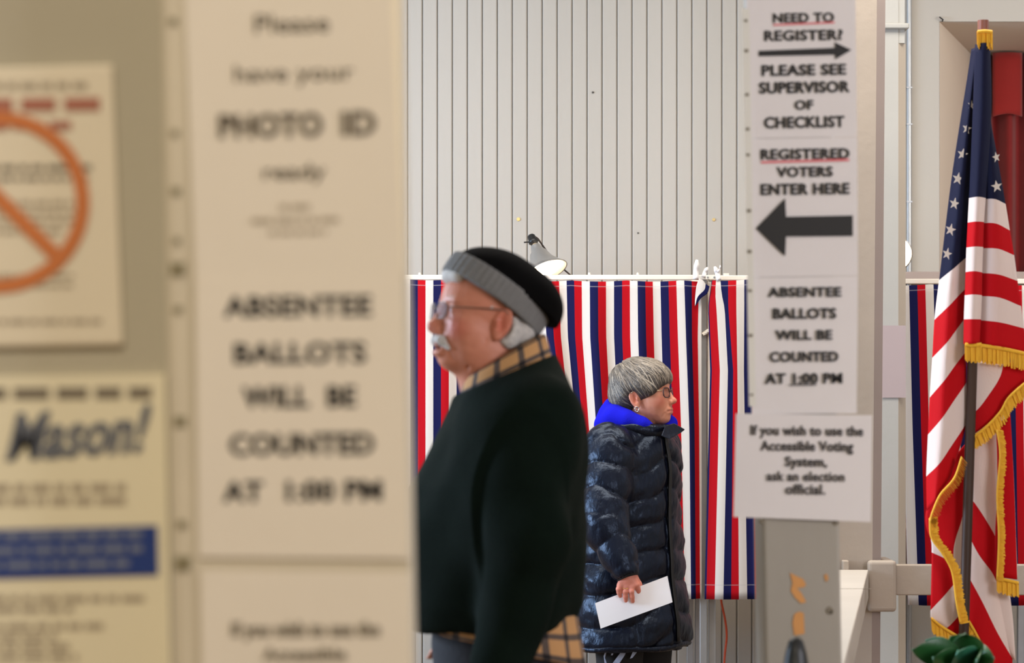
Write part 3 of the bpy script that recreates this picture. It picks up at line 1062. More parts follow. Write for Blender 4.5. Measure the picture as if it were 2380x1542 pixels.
DBC = 9.06
bC = booth('right voting booth with a striped curtain behind the flag', (2096, 2466), 648, DBC)
rowsC = {660: [2094, 2113, 2468], 1000: [2101, 2122, 2470], 1408: [2112, 2136, 2472]}
cC = curtain(bC, [-1, 0, 19], rowsC, DBC - .006, 661, 1408, .010, 2.0, bshift=3)

# orange extension cord below the middle booth
o = mk('extension_cord', *tube([tuple(v) for v in pix(crom(np.array([(1672, 1340, 9.9), (1676, 1395, 9.9), (1685, 1440, 9.9), (1689, 1480, 9.9), (1684, 1530, 9.9), (1680, 1620, 9.9), (1690, 1715, 9.9)], float), 6))], .0045, 8),
       mat('cord_orange', (208, 74, 22), 0.5))
finish(o, 'orange extension cord hanging under the middle voting booth', 'cord')


# ------------------------------------------------------------------ clamp lamps above the booths
def clamp_lamp(sock, mouth, d0, dy, rad, label, cordpts, power):
    s_, m_ = P(*sock, d0), P(*mouth, d0 + dy)
    ax = (m_ - s_).normalized()
    Ln = (m_ - s_).length
    r = empty('clamp_lamp', tuple(s_ + Vector((0, 0, -.1))))
    finish(r, label, 'lamp', 'clamp lamps above the booths')
    mk('socket', *lathe([(.0001, -.022), (.012, -.022), (.016, -.016), (.017, .0), (.020, .004), (.020, .012), (.015, .016), (.014, .034), (.0001, .034)], s_, ax, 20), m_black, r, smooth=True)
    mk('switch_key', *tube([s_ + Vector((-.012, 0, -.008)), s_ + Vector((-.034, -.006, -.010))], .003, 8), m_black, r)
    prof = [(.018, .026), (.021, .034), (.026, .052), (.034, .060), (rad * .55, Ln * .66), (rad * .82, Ln * .86), (rad, Ln), (rad + .004, Ln), (rad + .004, Ln + .004), (rad - .001, Ln + .002),
            (rad * .80, Ln * .86), (rad * .52, Ln * .67), (.031, .065)]
    mk('reflector', *lathe(prof, s_, ax, 40), mat('spun_aluminium', (188, 186, 184), 0.32, 0.04, 30, metal=0.85), r, smooth=True)
    bp_ = s_ + ax * (Ln * .78)
    mk('bulb', *lathe([(.0001, -.05), (.014, -.045), (.017, -.02), (.028, .0), (.032, .02), (.027, .042), (.014, .056), (.0001, .06)], bp_, ax, 24),
       mat('bulb_glowing', (255, 240, 215), 0.4, emit=(255, 226, 180), estr=70.0), r, smooth=True)
    mk('cord', *tube([P(*q) for q in cordpts], .0035, 8), mat('cord_brown', (44, 34, 30), 0.5), r)
    mk('spring_clamp', *tube([s_ + Vector((.004, .01, -.01)), s_ + Vector((.004, .06, -.05)), s_ + Vector((0, .09, -.12))], .006, 8), m_metal, r)
    l = bpy.data.lights.new('bulb_light', 'POINT')
    l.energy = power
    l.color = (1, .80, .56)
    l.shadow_soft_size = .035
    lo = bpy.data.objects.new('bulb_light', l)
    lo.location = s_ + ax * (Ln * .98)
    COL.objects.link(lo)


clamp_lamp((1238, 558), (1268, 630), 9.55, -.05, .086, 'silver clamp lamp glowing above the man\'s knit hat',
           [(1240, 548, 9.55), (1250, 555, 9.56), (1272, 586, 9.58), (1298, 616, 9.6), (1326, 640, 9.62), (1332, 660, 9.63)], 26)
clamp_lamp((2062, 566), (2078, 592), 9.75, -.13, .070, 'clamp lamp glowing at the edge of the white column',
           [(2068, 560, 9.76), (2076, 600, 9.8), (2088, 640, 9.8), (2100, 680, 9.8)], 14)

# ------------------------------------------------------------------ flag on its pole
DG = 7.0
KG = DG / F
fl = empty('flag', (P(2250, 0, DG).x, DG + .03, 0))
finish(fl, 'gold fringed stars and stripes flag hanging from a dark wooden pole', 'flag')


def flag_mat():
    m = bpy.data.materials.new('flag_cloth')
    m.use_nodes = True
    N, L = m.node_tree.nodes, m.node_tree.links
    b = N['Principled BSDF']
    b.inputs['Roughness'].default_value = 0.75
    b.inputs['Specular IOR Level'].default_value = 0.15
    uv = N.new('ShaderNodeUVMap')
    sp = N.new('ShaderNodeSeparateXYZ'); L.new(uv.outputs[0], sp.inputs[0])
    dv = N.new('ShaderNodeMath'); dv.operation = 'DIVIDE'; dv.inputs[1].default_value = 2.0; L.new(sp.outputs[1], dv.inputs[0])
    fr = N.new('ShaderNodeMath'); fr.operation = 'FRACT'; L.new(dv.outputs[0], fr.inputs[0])
    cr = N.new('ShaderNodeValToRGB'); cr.color_ramp.interpolation = 'CONSTANT'
    e = cr.color_ramp.elements
    e[0].color = lin((232, 212, 204)) + (1,)
    e[1].position = 0.5; e[1].color = lin((192, 8, 20)) + (1,)
    L.new(fr.outputs[0], cr.inputs[0])
    lt = N.new('ShaderNodeMath'); lt.operation = 'LESS_THAN'; lt.inputs[1].default_value = 0.0; L.new(sp.outputs[1], lt.inputs[0])
    mx = N.new('ShaderNodeMix'); mx.data_type = 'RGBA'
    mx.inputs['B'].default_value = lin((22, 24, 50)) + (1,)
    L.new(lt.outputs[0], mx.inputs['Factor']); L.new(cr.outputs[0], mx.inputs['A'])
    L.new(mx.outputs['Result'], b.inputs['Base Color'])
    nz = N.new('ShaderNodeTexNoise'); nz.inputs['Scale'].default_value = 30
    bp = N.new('ShaderNodeBump'); bp.inputs['Strength'].default_value = 0.15; bp.inputs['Distance'].default_value = 0.01
    L.new(nz.outputs['Fac'], bp.inputs['Height']); L.new(bp.outputs[0], b.inputs['Normal'])
    return m


M_FLAG = flag_mat()
M_GOLD = mat('fringe_gold', (255, 180, 26), 0.6, 0.14, 60, 0.3, 200, sheen=0.2, stretch=(6, 6, 1))


def cloth(rows, off, bulge=0.02, n=7, name='cloth_fold', ripple=0.0, freq=2.0):
    """rows of (px, py, v); v = stripe number, below zero is canton; off = depth behind the pole plane"""
    A = np.array([[(p[0], p[1], p[2]) for p in r] for r in rows], float)
    A = crom(A, n)
    A = crom(A.transpose(1, 0, 2), n).transpose(1, 0, 2)
    nr, nc = A.shape[:2]
    u = np.linspace(0, 1, nc)[None, :]
    t = np.linspace(0, 1, nr)[:, None]
    d = DG + off - bulge * np.sin(u * math.pi) + ripple * np.sin(u * math.pi * 2 * freq + t * 2.0)
    # the outline was measured on the plane at DG
    G = np.stack([(A[..., 0] - CX) * KG, d + 0 * A[..., 0], EYE + (HY - A[..., 1]) * KG], -1)
    o = mk(name, G.reshape(-1, 3), grid_faces(nr, nc), M_FLAG, fl, smooth=True, uv=np.stack([u + 0 * t, A[..., 2]], -1).reshape(-1, 2))
    solid(o, .002)
    return o


def fringe(pts, off, length, direction=(0, 1), wpx=2.6, name='gold_fringe', jag=.12):
    """pts: pixel polyline of the sewn edge"""
    A = crom(np.array(pts, float), 12)
    seg = np.r_[0, np.cumsum(np.linalg.norm(np.diff(A, axis=0), axis=1))]
    n = max(4, int(seg[-1] / (wpx * .42)))
    V, Fc = [], []
    rr = random.Random(3)
    dn = np.array(direction, float)
    dn /= np.linalg.norm(dn)
    for i in range(n + 1):
        s_ = seg[-1] * i / n
        q = np.array([np.interp(s_, seg, A[:, 0]), np.interp(s_, seg, A[:, 1])])
        ln = length * rr.uniform(1 - jag, 1 + jag)
        sl = rr.uniform(-1.5, 1.5)
        e = q + dn * ln + np.array([sl, 0])
        dd = DG + off + rr.uniform(-.003, .003)
        w = wpx / 2
        side = np.array([abs(dn[1]), abs(dn[0])])
        k_ = len(V)
        for (a, b) in ((q - side * w, dd), (q + side * w, dd), (e + side * w * .9, dd - .004), (e - side * w * .9, dd - .004)):
            V.append(((a[0] - CX) * KG, b, EYE + (HY - a[1]) * KG))
        for (a, b) in ((q, dd + .004), (e, dd + .003)):
            V.append(((a[0] - CX) * KG, b, EYE + (HY - a[1]) * KG))
        Fc += [(k_, k_ + 3, k_ + 2, k_ + 1), (k_ + 1, k_ + 2, k_ + 5, k_ + 4), (k_, k_ + 4, k_ + 5, k_ + 3)]
    o = mk(name, V, Fc, M_GOLD, fl)
    o['kind'] = 'stuff'
    # heading braid of the fringe
    B = crom(np.array(pts, float), 8)
    Vb, Fb = [], []
    for i in range(len(B)):
        for (sg, off2) in ((-2.0, 0), (length * .16, -.002)):
            q = B[i] + dn * sg
            Vb.append(((q[0] - CX) * KG, DG + off + off2 - .004, EYE + (HY - q[1]) * KG))
    Fb = [(2 * i, 2 * i + 1, 2 * i + 3, 2 * i + 2) for i in range(len(B) - 1)]
    b_ = mk('fringe_braid', Vb, Fb, M_GOLD, fl, smooth=True)
    solid(b_, .003)
    return o


# pole (leans a little), top cap
pt, pb = P(2285, 52, DG + .03), P(2238, 1542, DG + .03)
dirp = (pt - pb)
foot = pb - dirp * (pb.z / dirp.z)
mk('pole', *tube([foot, pb, pt], .0148, 16), mat('pole_dark_wood', (60, 42, 32), 0.5, 0.12, 10, spec=.25, stretch=(6, 6, .4)), fl, smooth=True)
mk('pole_cap', *tube([pt + Vector((0, 0, -.03)), pt + Vector((0, 0, .006))], .016, 16), mat('cap_copper', (140, 84, 66), 0.4, 0.1), fl)
mk('pole_base', *lathe([(.0001, 0.0), (.17, 0.0), (.17, .02), (.12, .04), (.04, .06), (.03, .14), (.0001, .14)], foot, (0, 0, 1), 32), mat('base_brass', (150, 110, 50), 0.4, metal=.7), fl, smooth=True)
# left drape
cl = cloth([[(2266, 108, -9), (2275, 108, -9), (2284, 108, -9)],
            [(2258, 165, -8), (2266, 165, -8), (2280, 165, -8)],
            [(2238, 290, -6), (2252, 290, -6), (2274, 290, -6)],
            [(2220, 410, -4), (2240, 410, -4), (2268, 410, -4)],
            [(2205, 530, -2), (2230, 520, -2), (2262, 510, -2)],
            [(2191, 650, 0), (2220, 622, 0), (2258, 592, 0)],
            [(2180, 743, 1), (2214, 704, 1), (2256, 664, 1)],
            [(2175, 832, 2), (2210, 787, 2), (2252, 735, 2)],
            [(2169, 925, 3), (2206, 872, 3), (2252, 815, 3)],
            [(2165, 1012, 4), (2204, 955, 4), (2252, 890, 4)],
            [(2161, 1110, 5), (2196, 1064, 5), (2252, 985, 5)],
            [(2162, 1190, 5.9), (2184, 1152, 5.9), (2216, 1108, 5.9)]], .05, .035, ripple=.006, freq=1.5, name='left_drape')
# front hoist fold
cc = cloth([[(2266, 104, -9), (2282, 103, -9), (2300, 104, -9)],
            [(2261, 250, -5), (2280, 250, -5), (2303, 250, -5)],
            [(2255, 400, -2), (2272, 400, -2), (2294, 400, -2)],
            [(2252, 461, 0), (2268, 460, 0), (2290, 461, 0)],
            [(2249, 518, 1), (2265, 517, 1), (2286, 517, 1)],
            [(2246, 576, 2), (2262, 575, 2), (2284, 575, 2)],
            [(2244, 633, 3), (2260, 632, 3), (2282, 634, 3)],
            [(2242, 687, 4), (2258, 686, 4), (2281, 687, 4)],
            [(2240, 743, 5), (2256, 743, 5), (2279, 743, 5)],
            [(2239, 800, 5.95), (2255, 800, 5.95), (2276, 798, 5.95)]], -.005, .028, name='hoist_fold')
# right drape
cr_ = cloth([[(2296, 110, -9), (2298, 110, -9), (2300, 112, -9)],
             [(2298, 250, -5), (2302, 250, -5), (2306, 255, -5)],
             [(2290, 350, -3), (2304, 350, -3), (2322, 352, -3)],
             [(2286, 462, 0), (2312, 462, 0), (2343, 472, 0)],
             [(2282, 517, 1), (2315, 519, 1), (2353, 534, 1)],
             [(2280, 576, 2), (2320, 578, 2), (2363, 592, 2)],
             [(2278, 633, 3), (2322, 638, 3), (2371, 652, 3)],
             [(2276, 687, 4), (2325, 692, 4), (2379, 711, 4)],
             [(2275, 743, 5), (2328, 750, 5), (2386, 763, 5)],
             [(2274, 800, 5.95), (2330, 806, 5.95), (2392, 820, 5.95)]], .035, .02, ripple=.004, freq=1.2, name='right_drape')
fringe([(2240, 799), (2256, 801), (2277, 799)], -.02, 40, wpx=3)
fringe([(2274, 800), (2330, 808), (2394, 822)], .02, 40, wpx=3)
fringe([(2267, 76), (2284, 74), (2302, 76)], -.025, 36, wpx=2.6, jag=.25)
# lower folds
cloth([[(2258, 838, 1.9), (2296, 842, 2.2), (2340, 846, 3.0), (2400, 830, 3.6)],
       [(2258, 890, 2.0), (2292, 892, 2.4), (2336, 880, 3.1), (2400, 850, 3.7)],
       [(2258, 960, 2.9), (2282, 950, 3.0), (2322, 928, 3.4), (2398, 878, 3.8)],
       [(2258, 1020, 3.6), (2290, 997, 3.7), (2332, 958, 3.8), (2398, 884, 3.9)]], .06, .015, name='diagonal_fold')
fringe([(2262, 1018), (2296, 992), (2328, 958), (2350, 922), (2398, 880)], .03, 29, (.35, 1), wpx=3.4)
cloth([[(2258, 1000, 1.0), (2290, 990, .9), (2316, 985, .6), (2330, 980, .4)],
       [(2258, 1134, 1.0), (2278, 1060, .1), (2320, 1140, 0.05), (2332, 1160, .03)],
       [(2258, 1200, 1.5), (2285, 1190, 1.05), (2320, 1242, 1.0), (2332, 1262, .9)],
       [(2256, 1230, 2.0), (2285, 1292, 2.0), (2318, 1338, 2.0), (2336, 1378, 2.0)],
       [(2256, 1330, 3.0), (2292, 1400, 3.0), (2330, 1478, 3.0), (2368, 1540, 3.0)],
       [(2256, 1440, 3.9), (2280, 1480, 3.9), (2310, 1540, 3.9), (2345, 1610, 3.9)]], .09, .02, name='lower_fold')
cloth([[(2318, 1378, 2.0), (2350, 1380, 2.1), (2362, 1400, 2.3)], [(2336, 1440, 2.3), (2360, 1432, 2.2), (2368, 1450, 2.3)],
       [(2368, 1540, 2.9), (2372, 1542, 2.9), (2374, 1544, 2.9)]], .085, .005, name='lower_fold')
fringe([(2257, 1440), (2281, 1482), (2310, 1542), (2330, 1590)], .07, 30, (-.4, .9), wpx=3.4)
cloth([[(2322, 985, 3.1), (2340, 975, 3.3), (2352, 960, 3.8), (2354, 955, 4.2)],
       [(2326, 1120, 3.1), (2344, 1120, 3.4), (2360, 1118, 3.85), (2363, 1118, 4.3)],
       [(2320, 1250, 3.1), (2344, 1250, 3.4), (2364, 1245, 3.85), (2368, 1245, 4.3)],
       [(2322, 1345, 3.1), (2346, 1347, 3.4), (2367, 1350, 3.85), (2372, 1350, 4.3)]], .045, .012, name='fly_fold')
fringe([(2320, 1000), (2327, 1060), (2320, 1150), (2324, 1250), (2320, 1350)], .02, 14, (1, .15), wpx=3.2)
fringe([(2322, 1345), (2346, 1350), (2372, 1356)], .03, 34, wpx=3)
# lower left folds
cloth([[(2214, 1100, 3.1), (2232, 1060, 3.3), (2258, 1030, 3.6)],
       [(2166, 1180, 3.1), (2214, 1150, 3.3), (2258, 1120, 3.9)],
       [(2166, 1240, 3.1), (2216, 1200, 3.4), (2258, 1220, 4.3)],
       [(2200, 1290, 3.3), (2222, 1280, 3.9), (2258, 1300, 4.9)],
       [(2224, 1370, 3.6), (2234, 1360, 4.2), (2258, 1380, 5.1)],
       [(2226, 1420, 3.8), (2236, 1430, 4.4), (2258, 1440, 5.3)]], .075, .012, name='inner_fold')
fringe([(2234, 1062), (2216, 1112), (2184, 1150), (2166, 1190), (2160, 1212)], -.004, 19, (.7, .8), wpx=3.4)
fringe([(2160, 1205), (2164, 1250), (2190, 1288), (2212, 1330), (2222, 1400), (2232, 1450)], .0, 18, (.95, -.2), wpx=3.4)
cloth([[(2172, 1256, 4.5), (2202, 1282, 4.5), (2240, 1328, 4.5)],
       [(2174, 1288, 5.0), (2206, 1304, 5.0), (2240, 1334, 5.0)],
       [(2171, 1424, 6.0), (2206, 1384, 6.0), (2240, 1344, 6.0)],
       [(2171, 1442, 6.4), (2204, 1463, 6.95), (2242, 1488, 7.6)]], .06, .01, name='lower_left_fold')
fringe([(2171, 1440), (2196, 1460), (2232, 1482), (2244, 1490)], .045, 34, (.05, 1), wpx=3)

# stars sewn on the canton
m_star = mat('star_white', (226, 214, 202), 0.7, 0.03)


def star(px, py, r, d, rot, parent, sx=1.0):
    V = [((px - CX) * KG, d, EYE + (HY - py) * KG)]
    for i in range(10):
        a = math.radians(90 + rot + 36 * i)
        q = r if i % 2 == 0 else r * .40
        V.append(((px + sx * q * math.cos(a) - CX) * KG, d, EYE + (HY - py + q * math.sin(a)) * KG))
    n = len(V)
    V2 = V + [(x, y + .0015, z) for x, y, z in V]
    Fc = [(0, 1 + i, 1 + (i + 1) % 10) for i in range(10)] + [(1 + i, n + 1 + i, n + 1 + (i + 1) % 10, 1 + (i + 1) % 10) for i in range(10)]
    return mk('star', V2, Fc, m_star, parent)


for (px, py, r, sx, rot) in ((2259, 243, 11, .8, -8), (2249, 298, 14, .8, -12), (2239, 358, 14.5, .9, -12), (2228, 415, 15, .9, -12), (2220, 473, 14.5, .85, -12), (2211, 534, 15, .85, -14), (2203, 590, 14.5, .8, -14)):
    star(px, py, r, DG + .010, rot, cl, sx)
for (px, py, r, sx, rot) in ((2317, 365, 13, .75, 14), (2318, 433, 14.5, .95, 10)):
    star(px, py, r, DG + .008, rot, cr_, sx)

# ------------------------------------------------------------------ plant in the bottom right corner
DPl = 5.6
pc = P(2230, 1700, DPl)
pl = empty('potted_plant', (pc.x, DPl, 0))
finish(pl, 'leafy green plant in front of the flag base', 'plant')
hp = pc.z
mk('pot', *lathe([(.0001, 0), (.10, 0), (.14, hp - .1), (.15, hp - .1), (.15, hp - .05), (.13, hp - .05), (.12, hp - .09), (.0001, hp - .09)], (pc.x, DPl, 0), (0, 0, 1), 28), mat('pot_terracotta', (150, 90, 66), 0.8), pl, smooth=True)
m_leaf = mat('leaf_green', (34, 84, 40), 0.4, 0.25, 14)
m_leaf2 = mat('leaf_blue_green', (52, 116, 88), 0.35, 0.15, 14)
lv = [((2245, 1545), (2120, 1512), .036, -.06), ((2235, 1545), (2150, 1490), .030, .05), ((2255, 1545), (2210, 1480), .034, .02), ((2255, 1548), (2244, 1475), .036, -.05),
      ((2270, 1560), (2290, 1512), .034, .05), ((2260, 1550), (2312, 1530), .034, -.04), ((2235, 1565), (2170, 1530), .034, -.1), ((2250, 1570), (2230, 1515), .04, -.1),
      ((2260, 1575), (2275, 1535), .04, -.12), ((2240, 1600), (2140, 1560), .04, -.05), ((2262, 1600), (2330, 1575), .04, .0)]
for i, (a, b, w, dy) in enumerate(lv):
    A0, A1 = P(*a, DPl + .02 * (i % 3)), P(*b, DPl + dy)
    mid = (A0 + A1) / 2 + Vector((0, 0, .02))
    V, Fc = [], []
    side = Vector((0.25, -.6 if i % 2 else -.2, .75)).normalized()
    ax = (A1 - A0).normalized()
    side = (side - ax * side.dot(ax)).normalized()
    nrm = ax.cross(side)
    for j in range(9):
        t = j / 8
        p = A0 * (1 - t) ** 2 + mid * (2 * t * (1 - t)) + A1 * t * t
        ww = w * math.sin(math.pi * min(1, .04 + t * .96)) ** .8
        V += [p - side * ww, p + nrm * .006, p + side * ww]
    for j in range(8):
        Fc += [(3 * j, 3 * j + 1, 3 * j + 4, 3 * j + 3), (3 * j + 1, 3 * j + 2, 3 * j + 5, 3 * j + 4)]
    o = mk('leaf', V, Fc, m_leaf2 if i % 3 == 1 else m_leaf, pl, smooth=True)
    solid(o, .0012)
    mk('leaf_stem', *tube([(pc.x, DPl, hp - .09), tuple((Vector((pc.x, DPl, hp - .02)) + A0) / 2), tuple(A0)], .003, 6), m_leaf, pl)

# ------------------------------------------------------------------ people
def rotm(ax, deg):
    return np.array(Matrix.Rotation(math.radians(deg), 3, ax))


def head_mesh(male):
    """head and neck in head space: x forward, y left, z up, origin between the ears at eye level"""
    h = .0024
    f = Field((-.16, -.12, -.24), (.17, .12, .16), h)
    f.ell((-.010, 0, .036), (.100, .077, .082), .01)
    f.ell((.030, 0, .0), (.064, .064, .088), .03)
    f.ell((.022, 0, -.055), (.062, .058, .050), .03)
    if male:
        f.ell((.012, .042, -.072), (.045, .022, .035), .03)
        f.ell((.012, -.042, -.072), (.045, .022, .035), .03)
        f.cap((.004, 0, -.10), (-.032, 0, -.17), .045, .054, .04)
    f.ell((.064, 0, -.097), (.024, .026, .018), .025)
    f.ell((.068, 0, -.060), (.030, .032, .030), .02)
    for s in (1, -1):
        f.ell((.052, .040 * s, -.030), (.030, .024, .028), .02)
        f.ell((.074, .026 * s, .020), (.014, .026, .008), .014)
    # eye sockets, eyeballs and lids
    for s in (1, -1):
        f.ell((.096, .033 * s, .000), (.016, .019, .011), .012, 'sub')
        f.ell((.0745, .033 * s, .000), (.0125, .0135, .0125), .002)
        f.ell((.0752, .033 * s, .0065), (.0140, .0150, .0075), .003)
        f.ell((.0742, .033 * s, -.0085), (.0130, .0150, .0055), .004)
    # nose
    nt = .120 if not male else .118
    f.cap((.090, 0, .010), (nt - .016, 0, -.032), .0095, .0125, .016) if male else f.cap((.088, 0, .008), (nt - .014, 0, -.034), .007, .0105, .012)
    f.ell((nt - .014, 0, -.036), (.0165, .0145, .0135), .008) if male else f.ell((nt - .012, 0, -.037), (.0135, .0125, .0110), .006)
    for s in (1, -1):
        f.ell((nt - .022, .0125 * s, -.041), (.0135, .0085, .0105) if male else (.0120, .0080, .0090), .005)
        f.ell((nt - .018, .0065 * s, -.050), (.006, .0035, .004), .003, 'sub')
    # mouth
    if male:
        f.ell((.090, 0, -.064), (.012, .024, .008), .008)
        f.ell((.0905, 0, -.086), (.011, .020, .0075), .008)
        f.ell((.098, 0, -.0755), (.022, .018, .0055), .003, 'sub')
    else:
        f.ell((.0925, 0, -.0655), (.0105, .022, .0055), .006)
        f.ell((.0915, 0, -.0765), (.0100, .020, .0062), .006)
        f.cap((.104, -.018, -.0712), (.104, .018, -.0712), .0016, .0016, .002, 'sub')
        f.cap((.092, .022, -.072), (.092, .027, -.074), .003, .002, .004, 'sub')
        f.cap((.092, -.022, -.072), (.092, -.027, -.074), .003, .002, .004, 'sub')
    # laugh lines
    for s in (1, -1):
        f.cap((.099, .020 * s, -.040), (.082, .034 * s, -.070), .0022, .0016, .005, 'sub')
        f.cap((.080, .030 * s, -.076), (.066, .034 * s, -.098), .0014, .001, .004, 'sub')
    if male:
        for s in (1, -1):
            f.cap((.034, .060 * s, -.030), (.052, .046 * s, -.088), .0030, .0022, .006, 'sub')
            f.cap((.014, .066 * s, -.052), (.040, .044 * s, -.112), .0034, .0024, .007, 'sub')
            f.cap((.086, .048 * s, .004), (.072, .056 * s, -.004), .0016, .0010, .004, 'sub')
    # neck with tendons
    nr = .062 if male else .049
    f.cap((-.018, 0, -.06), (-.072 if male else -.045, 0, -.20), nr * .95, nr * 1.1, .03)
    for s in (1, -1):
        f.cap((-.005, .05 * s, -.085), (.01 - .03 * male, .018 * s, -.19), .010, .010, .015)
    # ears
    for s in (1, -1):
        R = rotm('Y', 14) @ rotm('Z', 20 * s)
        c = np.array((-.010, .078 * s, -.014))
        f.ell(tuple(c), (.019, .0075, .033), .004, rot=R)
        f.ell(tuple(c + (.001, .007 * s, .004)), (.0125, .0070, .023), .003, 'sub', rot=R)
        f.cap(tuple(c + (-.007, .003 * s, .014)), tuple(c + (-.006, .002 * s, -.012)), .0036, .0030, .004)
        f.ell(tuple(c + (.006, .004 * s, -.004)), (.0055, .005, .007), .004, 'sub', rot=R)
        f.ell(tuple(c + (.010, .001 * s, -.004)), (.004, .005, .007), .003, rot=R)
        f.ell(tuple(c + (.006, -.001 * s, -.027)), (.009, .0058, .010), .004, rot=R)
    V, Fc = f.mesh()
    n1 = sines(3 + male, 9, 200, 420)
    V = V + 0.0004 * n1(V[:, 0], V[:, 1], V[:, 2])[:, None] * np.array([1, 1, 1]) * .6
    x, y, z = V.T
    # natural skin colouring
    base = np.array(lin((212, 144, 116)) if not male else lin((206, 132, 104)))
    C = np.tile(base, (len(V), 1))

    def blend(c, r, rgb, amt):
        d = np.sqrt(((x - c[0]) / r[0]) ** 2 + ((y - c[1]) / r[1]) ** 2 + ((z - c[2]) / r[2]) ** 2)
        w = np.clip(1.6 - d * 1.4, 0, 1)[:, None] * amt
        return C * (1 - w) + np.array(lin(rgb)) * w
    red = (196, 96, 78)
    for s in (1, -1):
        C = blend((.066, .045 * s, -.035), (.032, .026, .026), red, .75 if male else .6)
        C = blend((-.012, .08 * s, -.014), (.022, .018, .036), (200, 100, 78), .55)
        C = blend((.087, .033 * s, 0), (.006, .009, .0042), (232, 222, 214), .9)
        C = blend((.0885, .034 * s, 0), (.004, .0048, .0046), (52, 60, 66), 1.0)
        C = blend((.084, .030 * s, .0255), (.012, .019, .0038), (196, 180, 168) if male else (120, 92, 76), .75)
        C = blend((.080, .033 * s, -.014), (.012, .018, .006), (180, 112, 92), .5)
    C = blend((nt - .010, 0, -.038), (.020, .018, .018), (200, 92, 76), .42 if male else .3)
    C = blend((.098, 0, -.070), (.014, .024, .0115), (176, 84, 80), .7 if not male else .5)
    if male:
        C = blend((.084, 0, -.0755), (.014, .018, .006), (84, 26, 28), .95)
    return V, Fc, C


def place(V, s, yaw, pitch, roll, anchor_local, anchor_world):
    """yaw: heading of local +x in the ground plane (degrees, from world +x); pitch up"""
    R = rotm('Z', yaw) @ rotm('Y', -pitch) @ rotm('X', roll)
    t = np.array(anchor_world) - R @ (np.array(anchor_local) * s)
    return (R @ (V * s).T).T + t, R, t


def to_world(p, s, R, t):
    return R @ (np.array(p, float) * s) + t


def foot_pair(f, pts):
    for (a, dirv) in pts:
        b = (a[0] + dirv[0] * .15, a[1] + dirv[1] * .15, .045)
        f.cap((a[0] - dirv[0] * .06, a[1] - dirv[1] * .06, .05), b, .048, .042, .02)


def hand(f, wrist, down, side, back, fingers=True, s=1.0):
    """relaxed hanging hand: down = towards the fingertips, side = towards the thumb, back = out of the back of the hand"""
    w, d, sd, bk = [np.array(v, float) for v in (wrist, down, side, back)]
    f.cap(w, w + d * .03 * s, .026 * s, .028 * s, .02)
    for q in (-.027, -.009, .009, .027):
        f.cap(w + d * .02 * s + sd * q * .7 * s, w + d * .085 * s + sd * q * s, .014 * s, .0115 * s, .012)
    for q, ln in ((-.029, .058), (-.010, .072), (.009, .078), (.028, .070)):
        a = w + d * .085 * s + sd * q * s
        b = a + (d * .5 * ln - bk * .10 * ln) * s
        c = b + (d * .34 * ln - bk * .22 * ln) * s
        e = c + (d * .16 * ln - bk * .22 * ln) * s
        f.cap(a, b, .0098 * s, .0088 * s, .004)
        f.cap(b, c, .0088 * s, .0078 * s, .003)
        f.cap(c, e, .0078 * s, .0066 * s, .003)
    a = w + d * .03 * s + sd * .024 * s
    b = a + (d * .035 + sd * .026 - bk * .012) * s
    c = b + (d * .030 + sd * .006 - bk * .010) * s
    f.cap(a, b, .0135 * s, .0105 * s, .01)
    f.cap(b, c, .0105 * s, .008 * s, .004)


m_skin = mat('skin', (255, 255, 255), 0.48, 0.05, 40, 0.06, 220, attr='col', spec=.4)
m_skin.node_tree.nodes['Principled BSDF'].inputs['Subsurface Weight'].default_value = 0.12
m_skin.node_tree.nodes['Principled BSDF'].inputs['Subsurface Radius'].default_value = (.012, .005, .003)
m_hairw = mat('hair_grey_brown', (255, 255, 255), 0.5, 0.06, 60, 0.25, 160, attr='col', spec=.5)
m_hairm = mat('hair_white', (216, 209, 202), 0.7, 0.25, 120, 0.8, 260, spec=.2)
m_lens = mat('spectacle_glass', (226, 226, 230), 0.04, 0.01, trans=1.0, spec=.6)
m_lens.node_tree.nodes['Principled BSDF'].inputs['IOR'].default_value = 1.03


def full_head(V, Fc, C, bodyV, bodyF, rgb):
    n = len(V)
    VV = np.concatenate([V, bodyV])
    FF = np.concatenate([Fc, bodyF + n])
    CC = np.concatenate([C, np.tile(np.array(lin(rgb)), (len(bodyV), 1))])
    return VV, FF, CC


